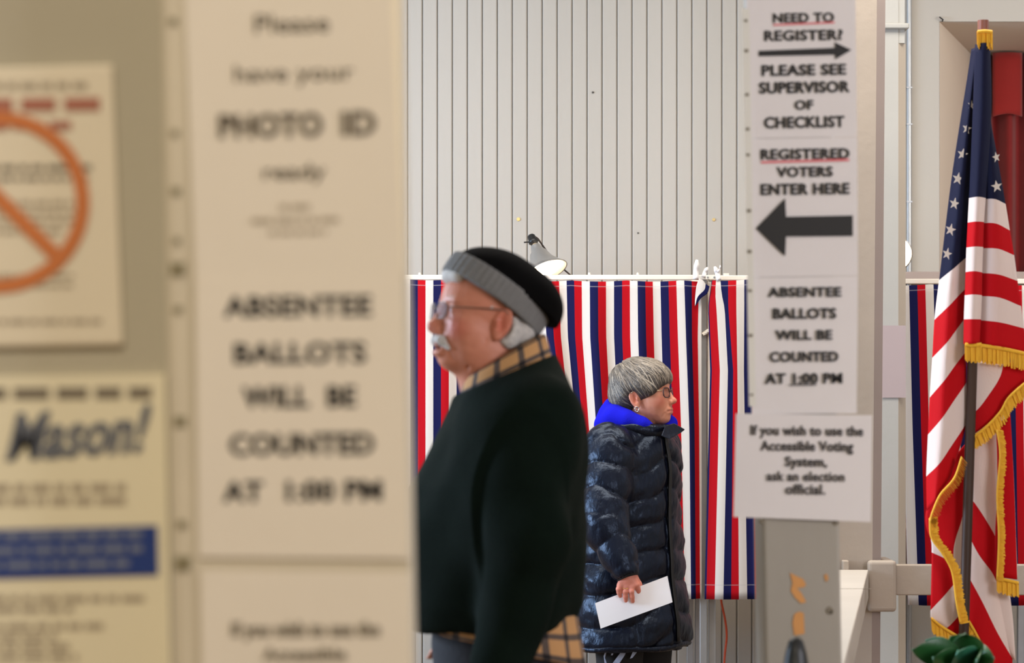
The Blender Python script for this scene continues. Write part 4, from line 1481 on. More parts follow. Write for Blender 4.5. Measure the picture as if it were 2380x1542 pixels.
def spectacles(parent, s, R, t, m_frame, m_temple, w=.023, hgt=.016, th=.0016, cx=.034, z0=-.004, xf=.100, near=1, ear=(-.008, .083, .012)):
    g = None

    def W(p):
        return tuple(to_world(p, s, R, t))
    root = None
    for sd in (1, -1):
        pts = []
        for i in range(29):
            a = 2 * math.pi * i / 28
            ca, sa = math.cos(a), math.sin(a)
            px_ = abs(ca) ** .65 * (1 if ca >= 0 else -1) * w
            pz_ = abs(sa) ** .65 * (1 if sa >= 0 else -1) * hgt
            pts.append(W((xf - .10 * (px_ * sd + 0) * .35 * 1 - .006 * (abs(cx + px_) / .05) ** 2, sd * cx + sd * px_, z0 + pz_)))
        rim = mk('spectacles' if root is None else 'rim', *tube(pts, th, 8, close=False), m_frame, parent, smooth=True)
        if root is None:
            root = rim
        c = np.mean(np.array(pts[:-1]), 0)
        n = len(pts) - 1
        off = (R @ np.array((.0006, 0, 0)))
        V = [tuple(c)] + pts[:-1] + [tuple(c + off)] + [tuple(np.array(p) + off) for p in pts[:-1]]
        Fc = [(0, 1 + i, 1 + (i + 1) % n) for i in range(n)] + [(n + 1, n + 2 + (i + 1) % n, n + 2 + i) for i in range(n)]
        mk('lens', V, Fc, m_lens, rim if rim is not root else root)
        hx = sd * (cx + w)
        mk('temple', *tube([W((xf - .012, hx, z0 + hgt * .55)), W((xf - .03, sd * .074, z0 + hgt * .6)), W((.03, sd * .079, .010)), W((-.012, ear[1] * sd, ear[2])), W((-.03, ear[1] * sd, -.004))], th * 1.1, 8), m_temple, rim, smooth=True)
    mk('bridge', *tube([W((xf, cx - w, z0 + .004)), W((xf + .004, 0, z0 + .007)), W((xf, -(cx - w), z0 + .004))], th, 8), m_frame, root)
    return root


# ================================================================== the man
DM = 4.95
kM = DM / F
hs = 1.02
Vh, Fh, Ch = head_mesh(True)
ear_w = P(1167, 752, DM - .078)
Vh, RM, tM = place(Vh, hs, 180 + 17, 8, 0, (-.010, .078, -.014), ear_w)


def mx(px):
    return (px - CX) * kM


def mz(py):
    return EYE + (HY - py) * kM


# body under the clothes: trunk, arms, legs, hands, one figure
fb = Field((-.42, DM - .36, .0), (.38, DM + .36, mz(800)), .009)
Cx = 1172
fb.loft([(mz(1450), -(mx(985) - mx(Cx)), -(mx(1340) - mx(Cx)), .17), (mz(1250), -(mx(985) - mx(Cx)), -(mx(1350) - mx(Cx)), .18), (mz(1050), -(mx(1030) - mx(Cx)), -(mx(1345) - mx(Cx)), .19),
         (mz(930), -(mx(1085) - mx(Cx)), -(mx(1318) - mx(Cx)), .15), (mz(850), -(mx(1130) - mx(Cx)), -(mx(1265) - mx(Cx)), .06)], .03, math.pi, (mx(Cx), DM))
SH = (mx(1232), DM - .175, mz(992))
EL = (mx(1228), DM - .25, mz(1230))
WR = (mx(1165), DM - .26, mz(1500))
SH2, EL2, WR2 = (SH[0], DM + .175, SH[2]), (EL[0] + .02, DM + .26, EL[2]), (WR[0] - .05, DM + .27, WR[2] + .02)
for a, b, c in ((SH, EL, WR), (SH2, EL2, WR2)):
    fb.cap(a, b, .055, .045, .03)
    fb.cap(b, c, .045, .03, .02)
    dv = np.array(c) - np.array(b)
    dv /= np.linalg.norm(dv)
    sgn = -1 if a is SH else 1
    hand(fb, c, dv, (-.96, -.2 * sgn * -1, .2), (0, float(sgn), 0), s=1.05)
for sy in (-.09, .09):
    fb.cap((mx(1185), DM + sy, mz(1440)), (mx(1180), DM + sy, .50), .085, .058, .03)
    fb.cap((mx(1180), DM + sy, .50), (mx(1195), DM + sy, .08), .056, .04, .02)
    foot_pair(fb, [((mx(1195), DM + sy), (-1, 0))])
bV, bF = fb.mesh()
VV, FF, CC = full_head(Vh, Fh, Ch, bV, bF, (206, 142, 116))
man = mk('person', VV, FF, m_skin, None, smooth=True, base=(mx(1180), DM, 0), col=CC)
finish(man, 'person in dark green sweater and grey banded black knit hat, spectacles, facing left', 'person')

# sweater
wr = sines(21, 7, 14, 34)
wr2 = sines(22, 6, 40, 70)


def sw_disp(x, y, z):
    return .006 * wr(x * 1.4, y * 1.4, z * .55) + .0022 * wr2(x, y, z * .6)


fs = Field((-.44, DM - .40, mz(1560)), (.40, DM + .40, mz(775)), .0068)


def srow(py, a, b, w):
    return (mz(py), mx(Cx) - mx(a), mx(Cx) - mx(b), w)


fs.loft([srow(1458, 960, 1318, .195), srow(1448, 946, 1340, .20), srow(1400, 940, 1356, .215), srow(1300, 936, 1364, .22), srow(1200, 940, 1366, .225), srow(1130, 956, 1366, .225),
         srow(1060, 990, 1362, .222), srow(1000, 1020, 1354, .212), srow(950, 1046, 1344, .196), srow(905, 1062, 1330, .170), srow(870, 1078, 1316, .140), srow(830, 1100, 1296, .105), srow(795, 1130, 1272, .075)],
        .02, math.pi, (mx(Cx), DM), disp=sw_disp)


def slv(t, X, Y, Z):
    return .007 * wr(X * 1.6, Y * 1.6, Z * .9) + .003 * wr2(X, Y, Z)


for a, b, c in ((SH, EL, WR), (SH2, EL2, WR2)):
    fs.cap(a, b, .092, .080, .10, disp=slv)
    fs.cap(b, c, .080, .060, .03, disp=slv)
# neckline: a plane falling from the nape to the throat
na_, nb_ = np.array((mx(1072), mz(914))), np.array((mx(1285), mz(826)))
nd_ = (nb_ - na_) / np.linalg.norm(nb_ - na_)
X, Z = fs.ax[0][:, None, None], fs.ax[2][None, None, :]
fs.f = np.maximum(fs.f, (-(X - na_[0]) * nd_[1] + (Z - na_[1]) * nd_[0]) + 0 * fs.f)
fs.cap((mx(1140), DM, mz(790)), (mx(1185), DM, mz(900)), .085, .05, .006, 'sub')
sV, sF = fs.mesh()
keep = sV[:, 2] > mz(1556)
m_sweater = mat('sweater_dark_green', (11, 21, 15), 0.95, 0.15, 30, 0.35, 260, spec=.08)
o = mk('sweater', sV, sF, m_sweater, man, smooth=True)
o['label'] = 'dark bottle green knitted sweater'


def plaid(name, tx, ty):
    m = bpy.data.materials.new(name)
    m.use_nodes = True
    N, L = m.node_tree.nodes, m.node_tree.links
    b = N['Principled BSDF']
    b.inputs['Roughness'].default_value = .9
    uv = N.new('ShaderNodeUVMap')
    sp = N.new('ShaderNodeSeparateXYZ'); L.new(uv.outputs[0], sp.inputs[0])

    def band(sock, scale, lo, hi):
        a = N.new('ShaderNodeMath'); a.operation = 'MULTIPLY'; a.inputs[1].default_value = scale; L.new(sock, a.inputs[0])
        f_ = N.new('ShaderNodeMath'); f_.operation = 'FRACT'; L.new(a.outputs[0], f_.inputs[0])
        g = N.new('ShaderNodeMath'); g.operation = 'GREATER_THAN'; g.inputs[1].default_value = lo; L.new(f_.outputs[0], g.inputs[0])
        h_ = N.new('ShaderNodeMath'); h_.operation = 'LESS_THAN'; h_.inputs[1].default_value = hi; L.new(f_.outputs[0], h_.inputs[0])
        r = N.new('ShaderNodeMath'); r.operation = 'MULTIPLY'; L.new(g.outputs[0], r.inputs[0]); L.new(h_.outputs[0], r.inputs[1])
        return r.outputs[0]
    a1, b1 = band(sp.outputs[0], tx, .30, .56), band(sp.outputs[1], ty, .30, .56)
    ad = N.new('ShaderNodeMath'); ad.operation = 'ADD'; L.new(a1, ad.inputs[0]); L.new(b1, ad.inputs[1])
    cr = N.new('ShaderNodeValToRGB')
    e = cr.color_ramp.elements
    e[0].position, e[0].color = 0.0, lin((190, 142, 92)) + (1,)
    e[1].position, e[1].color = 1.0, lin((26, 22, 24)) + (1,)
    em = e.new(.5); em.color = lin((88, 74, 66)) + (1,)
    dv = N.new('ShaderNodeMath'); dv.operation = 'MULTIPLY'; dv.inputs[1].default_value = .5; L.new(ad.outputs[0], dv.inputs[0])
    L.new(dv.outputs[0], cr.inputs[0])
    L.new(cr.outputs[0], b.inputs['Base Color'])
    return m


# flannel collar: a folded band round the neck, low at the throat and high at the nape
M_PL = plaid('flannel_plaid', 11, 2)
cc_ = np.array(P(1172, 852, DM))
G, UV = [], []
na = 72
for i in range(na + 1):
    a = 2 * math.pi * i / na            # 0 = throat (towards -x), pi = nape
    ca, sa = math.cos(a), math.sin(a)
    ctr_x = (1 + ca) / 2
    px_ = 1272 + (1076 - 1272) * ctr_x
    wy = .098 * abs(sa) ** .75 * (1 if sa >= 0 else -1)
    up = 782 + (884 - 782) * ctr_x
    row = []
    for j, (dz, out) in enumerate(((-4, -.016), (0, -.006), (16, .000), (36, .008), (58, .016))):
        hgt_ = up + dz
        row.append((mx(px_) - ca * out * .6, DM - wy - np.sign(sa) * out * abs(sa), mz(hgt_)))
    G.append(row)
    UV.append([(i / na, j / 4) for j in range(5)])
G = np.array(G)
o = mk('shirt_collar', G.reshape(-1, 3), grid_faces(na + 1, 5), M_PL, man, smooth=True, uv=np.array(UV).reshape(-1, 2))
solid(o, .004)
o['label'] = 'tan and black plaid shirt collar'

# shirt tail under the sweater
M_PT = plaid('flannel_plaid_tail', 16, 2.6)
G, UV = [], []
for i in range(61):
    a = 2 * math.pi * i / 60
    ca, sa = math.cos(a), math.sin(a)
    row = []
    back = (1 - ca) / 2
    low = 1462 + 82 * back ** 1.6
    for j in range(7):
        t = j / 6
        py = 1395 + (low - 1395) * t
        rx = .150 + .012 * t * back + .004 * math.sin(9 * a) * t
        ry = .178 + .010 * t + .004 * math.sin(7 * a + 1) * t
        row.append((mx(1164) - ca * rx + .008 * t * back, DM - sa * ry, mz(py)))
    G.append(row)
    UV.append([(i / 60, j / 6) for j in range(7)])
G = np.array(G)
o = mk('shirt_tail', G.reshape(-1, 3), grid_faces(61, 7), M_PT, man, smooth=True, uv=np.array(UV).reshape(-1, 2))
solid(o, .003)
o['label'] = 'tan and black plaid shirt tail'

# trousers and shoes
ft = Field((-.30, DM - .28, .05), (.30, DM + .28, mz(1425)), .012)
ft.loft([(mz(1440), .145, -.145, .168), (mz(1500), .148, -.148, .172), (.80, .13, -.13, .17)], .02, math.pi, (mx(1170), DM))
for sy in (-.09, .09):
    ft.cap((mx(1180), DM + sy, .86), (mx(1180), DM + sy, .50), .10, .080, .04)
    ft.cap((mx(1180), DM + sy, .50), (mx(1192), DM + sy, .13), .080, .068, .03)
tV, tF = ft.mesh()
o = mk('trousers', tV, tF, mat('trousers_slate', (24, 25, 32), .9, .1, 20, .2, 120), man, smooth=True)
for sy in (-.09, .09):
    fo = Field((-.26, DM + sy - .08, -.002), (.16, DM + sy + .08, .16), .008)
    foot_pair(fo, [((mx(1195), DM + sy), (-1, 0))])
    fo.cap((mx(1195), DM + sy, .05), (mx(1195), DM + sy, .12), .052, .05, .02)
    v, q = fo.mesh()
    v[:, 2] = np.maximum(v[:, 2], 0.001)
    mk('shoe', v, q, m_black, man, smooth=True)


# knit hat, in head space
def MW(V):
    return (RM @ (np.asarray(V) * hs).T).T + tM


fh = Field((-.18, -.13, -.10), (.15, .13, .20), .003)
hd = rotm('Y', 0)
# hat axis leans backwards: band runs from the hairline down to the nape
TH = math.radians(28)
ux = np.array((math.cos(TH), 0, math.sin(TH)))      # along the band, towards the forehead
uz = np.array((-math.sin(TH), 0, math.cos(TH)))     # out through the crown
Rh = np.array([ux, (0, 1, 0), uz])
ctr = np.array((-.012, 0, .046))
fh.ell(tuple(ctr - ux * .010), (.121, .096, .092), .004, rot=Rh)
fh.ell(tuple(ctr - ux * .072 + uz * .034), (.060, .078, .046), .04, rot=Rh)
nk = sines(31, 6, 30, 60)
X, Y, Z = fh.ax[0][:, None, None], fh.ax[1][None, :, None], fh.ax[2][None, None, :]
dw = (X - ctr[0]) * uz[0] + (Z - ctr[2]) * uz[2]
fh.f += .0012 * nk(X, Y, Z)
crown = fh.f.copy()
fh.f = np.maximum(crown, -(dw - .017))
cV, cF = fh.mesh()
hat = mk('knit_hat', MW(cV), cF, mat('knit_black', (10, 9, 9), .95, .2, 60, .5, 300, spec=.06), man, smooth=True)
hat['label'] = 'black knit hat'
f2 = Field((-.19, -.13, -.12), (.16, .13, .20), .0026)
f2.ell(tuple(ctr), (.119, .097, .140), .004, rot=Rh)
X, Y, Z = f2.ax[0][:, None, None], f2.ax[1][None, :, None], f2.ax[2][None, None, :]
xl = (X - ctr[0]) * ux[0] + (Z - ctr[2]) * ux[2]
an = np.arctan2(Y + 0 * xl, xl)
dw = (X - ctr[0]) * uz[0] + (Z - ctr[2]) * uz[2] + 0 * Y
f2.f -= .0013 * np.cos(an * 46)
f2.f = np.maximum(f2.f, np.abs(dw) - .0225)
bV2, bF2 = f2.mesh()
o = mk('hat_band', MW(bV2), bF2, mat('knit_grey', (122, 120, 118), .95, .08, 60, .4, 300, sheen=.1, spec=.15), hat, smooth=True)
o['label'] = 'ribbed grey turn-up'

# white hair under the band, moustache, eyebrows
hn = sines(41, 8, 60, 160)
f3 = Field((-.15, -.11, -.12), (.14, .11, .12), .0026)
f3.ell((.078, 0, .070), (.026, .050, .022), .01)
f3.ell((.010, .072, .016), (.012, .005, .018), .006)
f3.ell((.010, -.072, .016), (.012, .005, .018), .006)
f3.ell((-.062, 0, -.020), (.040, .068, .052), .012)
f3.ell((-.03, .070, -.028), (.024, .012, .030), .01)
f3.ell((-.03, -.070, -.028), (.024, .012, .030), .01)
for s in (1, -1):
    f3.ell((-.008, .084 * s, -.014), (.026, .022, .036), .006, 'sub')
X, Y, Z = f3.ax[0][:, None, None], f3.ax[1][None, :, None], f3.ax[2][None, None, :]
f3.f += .0026 * hn(X * .7, Y, Z * .7)
hV, hF = f3.mesh()
o = mk('hair', MW(hV), hF, m_hairm, man, smooth=True)
f4 = Field((.06, -.05, -.085), (.14, .05, -.035), .0018)
for s in (1, -1):
    f4.cap((.0965, .004 * s, -.0585), (.092, .020 * s, -.062), .0100, .0100, .006)
    f4.cap((.092, .020 * s, -.062), (.080, .034 * s, -.076), .0088, .005, .006)
X, Y, Z = f4.ax[0][:, None, None], f4.ax[1][None, :, None], f4.ax[2][None, None, :]
f4.f += .0011 * sines(43, 8, 200, 420)(X, Y * 1.3, Z * .5)
v, q = f4.mesh()
o = mk('moustache', MW(v), q, m_hairm, man, smooth=True)
o['label'] = 'white moustache'
spectacles(man, hs, RM, tM, mat('wire_dark', (66, 58, 54), .35, metal=.6), mat('wire_bronze', (120, 96, 84), .35, metal=.6), w=.022, hgt=.0155, th=.0013, xf=.108)

# ================================================================== the woman
DV = 8.1
kW = DV / F
ws = .93
Vw, Fw, Cw = head_mesh(False)
ear_w = P(1475, 927, DV - .075)
YAW = -20
Vw, RW, tW = place(Vw, ws, YAW, 7, 0, (-.010, -.078, -.014), ear_w)


def wx(px):
    return (px - CX) * kW


def wz(py):
    return EYE + (HY - py) * kW


TA = math.radians(-38)              # trunk heading
TC = (wx(1474), DV)
fwd = np.array((math.cos(TA), math.sin(TA), 0))
lft = np.array((-math.sin(TA), math.cos(TA), 0))


def TP(x, y, z):
    return tuple(np.array((TC[0], TC[1], 0)) + fwd * x + lft * y + np.array((0, 0, z)))


fb = Field((wx(1474) - .36, DV - .40, 0), (wx(1474) + .36, DV + .40, wz(975)), .009)
fb.loft([(.66, .11, -.13, .16), (.95, .085, -.11, .14), (1.2, .09, -.11, .15), (1.33, .06, -.09, .12), (1.40, .02, -.08, .05)], .03, TA, TC)
S1, E1, W1 = P(1418, 1040, 7.97), P(1402, 1215, 7.86), P(1452, 1322, 7.80)
S2, E2, W2 = TP(-.03, .18, 1.30), TP(-.10, .20, 1.03), TP(-.07, .16, .84)
for a, b, c in ((S1, E1, W1), (S2, E2, W2)):
    fb.cap(a, b, .042, .036, .03)
    fb.cap(b, c, .036, .024, .02)
hand(fb, W2, (.3, 0, -.95), tuple(fwd), tuple(lft), s=.9)
for sy in (-.085, .085):
    fb.cap(TP(-.01, sy, .72), TP(0, sy, .44), .075, .05, .03)
    fb.cap(TP(0, sy, .44), TP(-.03, sy, .07), .05, .036, .02)
    q = TP(-.03, sy, 0)
    foot_pair(fb, [((q[0], q[1]), (fwd[0], fwd[1]))])
bV, bF = fb.mesh()
# the hand that holds the paper: fine mesh, fingers over the near face, thumb and forefinger behind
DPp = 7.795
fk = Field(tuple(P(1415, 1425, 7.70)), tuple(np.array(P(1505, 1310, 7.88)) + (0, .0, 0)), .0018)
fk.cap(P(1453, 1318, 7.800), P(1460, 1346, 7.790), .024, .022, .01)
for (a, b) in (((1452, 1340), (1442, 1361)), ((1456, 1340), (1455, 1364)), ((1462, 1340), (1468, 1364)), ((1468, 1340), (1479, 1360))):
    fk.cap(P(*a, 7.792), P(*b, 7.781), .015, .0115, .010)
for (a, b, c, e) in (((1442, 1361), (1438, 1370), (1439, 1378), (1441.5, 1386)), ((1455, 1364), (1453, 1376), (1453.5, 1387), (1454.5, 1397)), ((1468, 1364), (1467.5, 1376), (1469, 1388), (1470.5, 1398.5))):
    fk.cap(P(*a, 7.781), P(*b, 7.772), .0098, .0088, .005)
    fk.cap(P(*b, 7.772), P(*c, 7.776), .0088, .0080, .003)
    fk.cap(P(*c, 7.776), P(*e, 7.784), .0080, .0066, .003)
fk.cap(P(1479, 1360, 7.785), P(1484, 1374, 7.800), .0100, .0088, .005)
fk.cap(P(1484, 1374, 7.800), P(1482, 1392, 7.806), .0088, .0068, .004)
fk.cap(P(1472, 1340, 7.795), P(1484, 1358, 7.806), .0135, .0105, .01)
fk.cap(P(1484, 1358, 7.806), P(1494, 1376, 7.810), .0105, .0082, .004)
hV, hF = fk.mesh()
VV, FF, CC = full_head(Vw, Fw, Cw, bV, bF, (212, 150, 124))
hc = np.tile(np.array(lin((206, 128, 108))), (len(hV), 1))
n0 = len(VV)
VV, FF, CC = np.concatenate([VV, hV]), np.concatenate([FF, hF + n0]), np.concatenate([CC, hc])
wom = mk('person', VV, FF, m_skin, None, smooth=True, base=(TC[0], TC[1], 0), col=CC)
finish(wom, 'person with short grey hair and glasses in a navy puffer coat holding folded white paper', 'person')

# finger nails and ring
for (q, d_) in (((1441.3, 1383), 7.7765), ((1454.3, 1393.5), 7.7765), ((1470.3, 1395), 7.7765)):
    c = P(*q, d_)
    V, Fc = [], []
    for j in range(5):
        for i in range(5):
            u, v = i / 4 * 2 - 1, j / 4 * 2 - 1
            rr = math.sqrt(max(0, 1 - .35 * u * u * v * v))
            V.append((c.x + u * .0042 * rr, c.y + .0022 * u * u, c.z + v * .0052 * rr))
    mk('finger_nail', V, [tuple(f_) for f_ in grid_faces(5, 5)], mat('nail_pink', (206, 126, 116), .3), wom, smooth=True)
rg = [P(1454, 1367, 7.779)]
pts = [tuple(np.array(rg[0]) + np.array((math.cos(a) * .0112, math.sin(a) * .0112, .002 * math.sin(a)))) for a in np.linspace(0, 2 * math.pi, 25)]
mk('finger_ring', *tube(pts, .0013, 8, close=False), mat('gold', (220, 180, 90), .25, metal=.9), wom, smooth=True)

# puffer coat
fo = Field((TC[0] - .37, DV - .42, wz(1520)), (TC[0] + .36, DV + .40, wz(968)), .0052)
q1_, q2_, q3_ = sines(51, 8, 50, 95), sines(52, 7, 14, 30), sines(53, 8, 110, 170)


def quilt(x, y, z):
    lat = y
    v = (z + .34 * np.abs(lat) * (1 - .3 * np.sin(z * 9)) + .010 * np.sin(lat * 26 + z * 8)) / .098
    puff = np.abs(np.sin(math.pi * v)) ** .55
    seam = np.exp(-(lat / .010) ** 2) * (x > 0)
    side = np.exp(-((np.abs(lat) - .155) / .008) ** 2)
    return .013 * puff - .004 - .010 * seam - .005 * side + .0026 * q1_(x, y, z) * (1.2 - puff) * 1.6 + .003 * q2_(x, y, z) + .0010 * q3_(x, y, z)


fo.loft([(wz(1500), .150, -.175, .222), (wz(1488), .162, -.185, .232), (wz(1440), .160, -.18, .230), (wz(1380), .150, -.168, .222), (wz(1300), .136, -.155, .208), (wz(1220), .128, -.148, .202),
         (wz(1150), .130, -.150, .204), (wz(1090), .132, -.150, .205), (wz(1045), .124, -.142, .195), (wz(1020), .112, -.128, .165), (wz(1000), .095, -.110, .120), (wz(985), .080, -.095, .075)], .02, TA, TC, disp=quilt)


def ring(n, seed):
    g = sines(seed, 7, 40, 90)

    def fn(t, X, Y, Z):
        p = np.abs(np.sin(math.pi * (t * n + .12 * g(X, Y, Z)))) ** .5
        return .014 * p - .007 + .0028 * g(X, Y, Z) * (1.3 - p)
    return fn


fo.cap(S1, E1, .084, .074, .03, disp=ring(3, 61))
fo.cap(E1, W1, .074, .050, .025, disp=ring(2, 62))
fo.cap(S2, E2, .080, .070, .03, disp=ring(3, 63))
fo.cap(E2, W2, .070, .050, .025, disp=ring(2, 64))
# hollow round the neck and in the cuff
nk_w = to_world((-.02, 0, -.12), ws, RW, tW)
nk_w2 = to_world((-.045, 0, -.20), ws, RW, tW)
fo.cap(tuple(nk_w), tuple(nk_w2), .070, .050, .006, 'sub')
fo.cap(P(1456, 1330, 7.795), P(1462, 1352, 7.785), .030, .036, .004, 'sub')
v, q = fo.mesh()
m_coat = mat('coat_navy_nylon', (11, 13, 25), .33, .12, 14, .45, 55, spec=.34, stretch=(1, 1, .5))
m_coat.node_tree.nodes['Principled BSDF'].inputs['Specular Tint'].default_value = (.55, .72, 1, 1)
coat = mk('puffer_coat', v, q, m_coat, wom, smooth=True)
coat['label'] = 'glossy navy quilted puffer coat'


def on_coat(lat, z, xg=.16):
    return np.array(TP(xg, lat, z))


# zip down the front
front = {}
sel = v - np.array((TC[0], TC[1], 0))
fx, fy = sel @ fwd, sel @ lft
zz = np.linspace(wz(1008), wz(1485), 40)
pts = []
for z in zz:
    m_ = (np.abs(fy - .012) < .012) & (np.abs(v[:, 2] - z) < .010) & (fx > 0)
    xm = fx[m_].max() if m_.any() else .13
    pts.append(xm)
pts = np.convolve(np.r_[pts[0], pts[0], pts, pts[-1], pts[-1]], np.ones(5) / 5, 'valid')
V, Fc = [], []
for x_, z in zip(pts, zz):
    for l_ in (.004, .019):
        V.append(TP(x_ + .002, l_ - .001, z))
Fc = [(2 * i, 2 * i + 1, 2 * i + 3, 2 * i + 2) for i in range(len(zz) - 1)]
o = mk('zip', V, Fc, mat('zip_black', (6, 6, 8), .6, .1, 300), coat, smooth=True)
solid(o, .004)
# ribbed cuff
mk('cuff', *tube([P(1451, 1322, 7.80), P(1457, 1334, 7.795), P(1461, 1345, 7.79)], .041, 20, .036), mat('cuff_black', (14, 14, 18), .9, .1, 100, .3, 200), coat, smooth=True)
# hem binding
pts = []
for a in np.linspace(0, 2 * math.pi, 49):
    pts.append(TP(-.012 + .172 * math.cos(a), .232 * math.sin(a), wz(1496) + .004 * math.sin(5 * a)))
mk('hem', *tube(pts, .010, 8, close=False), m_coat, coat, smooth=True)
# standing collar, its right flap turned out
G = []
for i in range(41):
    a = math.radians(-172 + 344 * i / 40)
    ca, sa = math.cos(a), math.sin(a)
    op = max(0, (ca - .55) / .45)
    row = []
    for j in range(6):
        t = j / 5
        r_ = .082 + .012 * t + .016 * math.sin(math.pi * t)
        z = wz(1012) + t * (.042 + .012 * op)
        out = op * t * .03 * (1 if sa > 0 else .35)
        row.append(TP(.008 + (r_ + out) * ca, (r_ * 1.12 + out * .5) * sa, z - .018 * op))
    G.append(row)
G = np.array(G)
o = mk('coat_collar', G.reshape(-1, 3), grid_faces(41, 6), m_coat, coat, smooth=True)
solid(o, .010)
# turned-out collar tip towards the front
fl_ = [(1536, 1014, 7.955), (1546, 990, 7.99), (1566, 984, 8.03), (1592, 999, 8.05), (1580, 1008, 8.03), (1556, 1022, 7.97)]
V = [P(*q) for q in fl_] + [P(q[0] + 1, q[1], q[2] + .016) for q in fl_]
Fc = [(5, 4, 3, 2, 1, 0), (6, 7, 8, 9, 10, 11)] + [(i, (i + 1) % 6, 6 + (i + 1) % 6, 6 + i) for i in range(6)]
o = mk('collar_tip', V, Fc, m_coat, coat)
bev(o, .006, 3)
# bright blue hood lying round the neck
fd = Field((TC[0] - .22, DV - .26, wz(1020)), (TC[0] + .20, DV + .24, wz(915)), .0034)
hw = sines(71, 6, 20, 45)


def hp_(px, py, dd):
    return P(px, py, DV + dd)


near = [hp_(1440, 950, .06), hp_(1424, 962, .0), hp_(1430, 974, -.05), hp_(1458, 980, -.080), hp_(1492, 988, -.090), hp_(1520, 999, -.085)]
rad = [.030, .037, .035, .027, .020, .013]
for i in range(5):
    fd.cap(near[i], near[i + 1], rad[i], rad[i + 1], .03, disp=lambda t, X, Y, Z: .004 * hw(X, Y, Z))
far = [hp_(1440, 950, .06), hp_(1480, 955, .10), hp_(1530, 968, .07), hp_(1556, 984, .0), hp_(1548, 1002, -.05)]
rad = [.034, .034, .028, .022, .016]
for i in range(4):
    fd.cap(far[i], far[i + 1], rad[i], rad[i + 1], .03, disp=lambda t, X, Y, Z: .004 * hw(X, Y, Z))
fd.cap(hp_(1424, 946, .03), hp_(1408, 988, .0), .030, .040, .03)
fd.ell(tuple(hp_(1432, 936, .01)), (.020, .045, .012), .01, 'sub')
v, q = fd.mesh()
o = mk('hood', v, q, mat('hood_royal_blue', (20, 22, 172), .9, .06, 30, .2, 260, spec=.1), wom, smooth=True)
o['label'] = 'bright royal blue hood'
# dark neck of the sweater
o = mk('sweater_neck', *tube([to_world((-.035, 0, -.20), ws, RW, tW), to_world((-.03, 0, -.155), ws, RW, tW), to_world((-.022, 0, -.125), ws, RW, tW)], .062, 24, .055, close=False), mat('knit_charcoal', (46, 46, 44), .9, .1, 60, .3, 200), wom, smooth=True)
solid(o, .004)


def WW(V):
    return (RW @ (np.asarray(V) * ws).T).T + tW


# hair: short layered cut, ear uncovered
fh = Field((-.17, -.13, -.14), (.15, .13, .16), .0018)
fh.ell((-.014, 0, .044), (.108, .092, .089), .01)
fh.ell((.050, 0, .058), (.062, .080, .046), .03)
fh.ell((-.066, 0, -.008), (.056, .077, .070), .03)
fh.ell((-.062, 0, -.075), (.040, .058, .045), .025)
for s in (1, -1):
    fh.ell((.042, .072 * s, .028), (.040, .020, .036), .02)
fh.ell((.118, 0, -.030), (.066, .11, .062), .008, 'sub')
fh.ell((.060, 0, -.085), (.105, .12, .085), .010, 'sub')
for s in (1, -1):
    fh.ell((-.006, .090 * s, -.030), (.026, .032, .046), .008, 'sub', rot=rotm('Y', 10))
X, Y, Z = fh.ax[0][:, None, None], fh.ax[1][None, :, None], fh.ax[2][None, None, :]
cr0 = np.array((-.055, .0, .10))
dx, dy, dz = X - cr0[0], Y - cr0[1], Z - cr0[2]
rr = np.sqrt(dx * dx + dy * dy + dz * dz) + 1e-6
ph = np.arctan2(dy, dx + .25 * dz)
th = np.arccos(np.clip(-dz / rr, -1, 1))


WARP = [sines(90 + i, 5, 25, 70) for i in range(2)]


def strands(x, y, z, seed, lo, hi):
    """locks sweeping from the crown outwards: noise stretched along the radius from the crown"""
    dx, dy, dz = x - cr0[0], y - cr0[1], z - cr0[2]
    r = np.sqrt(dx * dx + dy * dy + dz * dz) + 1e-6
    ux_, uy_, uz_ = dx / r, dy / r, dz / r
    wv = .022 * WARP[0](x, y, z)
    return sines(seed, 12, lo, hi)(ux_ + wv + .28 * r, uy_ - wv - .25 * r, uz_ + wv + .2 * r)


fh.f += .0030 * strands(X, Y, Z, 81, 8, 16) * np.clip(rr / .05, 0, 1)
fh.f += -.001 + .0020 * sines(82, 6, 26, 48)(X, Y, Z)
hV, hF = fh.mesh()
HC = np.tile(np.array(lin((60, 53, 48))), (len(hV), 1))
hair = mk('hair', WW(hV), hF, m_hairw, wom, smooth=True, col=HC)
hair['label'] = 'short layered grey brown hair'
# locks traced over the volume from the crown outwards
rg_ = np.random.default_rng(5)
c0 = np.array((-.025, 0, .030))
pole = np.array((-.42, 0, .90)); pole /= np.linalg.norm(pole)
e1 = np.array((.90, 0, .42)); e1 /= np.linalg.norm(e1)
e2 = np.cross(pole, e1)
NL, NS = 1500, 16
phi = rg_.uniform(-math.pi, math.pi, NL)
t0 = np.abs(rg_.normal(0, .9, NL)) % 2.0
t1_ = t0 + rg_.uniform(.35, .95, NL)
tt = t0[:, None] + (t1_ - t0)[:, None] * np.linspace(0, 1, NS)[None, :]
pp_ = phi[:, None] + (tt - t0[:, None]) * rg_.normal(.12, .16, NL)[:, None]
D = (np.cos(tt)[..., None] * pole + (np.sin(tt) * np.cos(pp_))[..., None] * e1 + (np.sin(tt) * np.sin(pp_))[..., None] * e2)
rs_ = np.linspace(.05, .165, 90)
PT = c0 + D[:, :, None, :] * rs_[None, None, :, None]
ix = np.clip(np.round((PT - fh.lo) / fh.h).astype(int), 0, fh.n - 1)
fv = fh.f[ix[..., 0], ix[..., 1], ix[..., 2]]
inside = fv < 0
last = np.where(inside.any(-1), inside.shape[-1] - 1 - np.argmax(inside[..., ::-1], -1), -1)
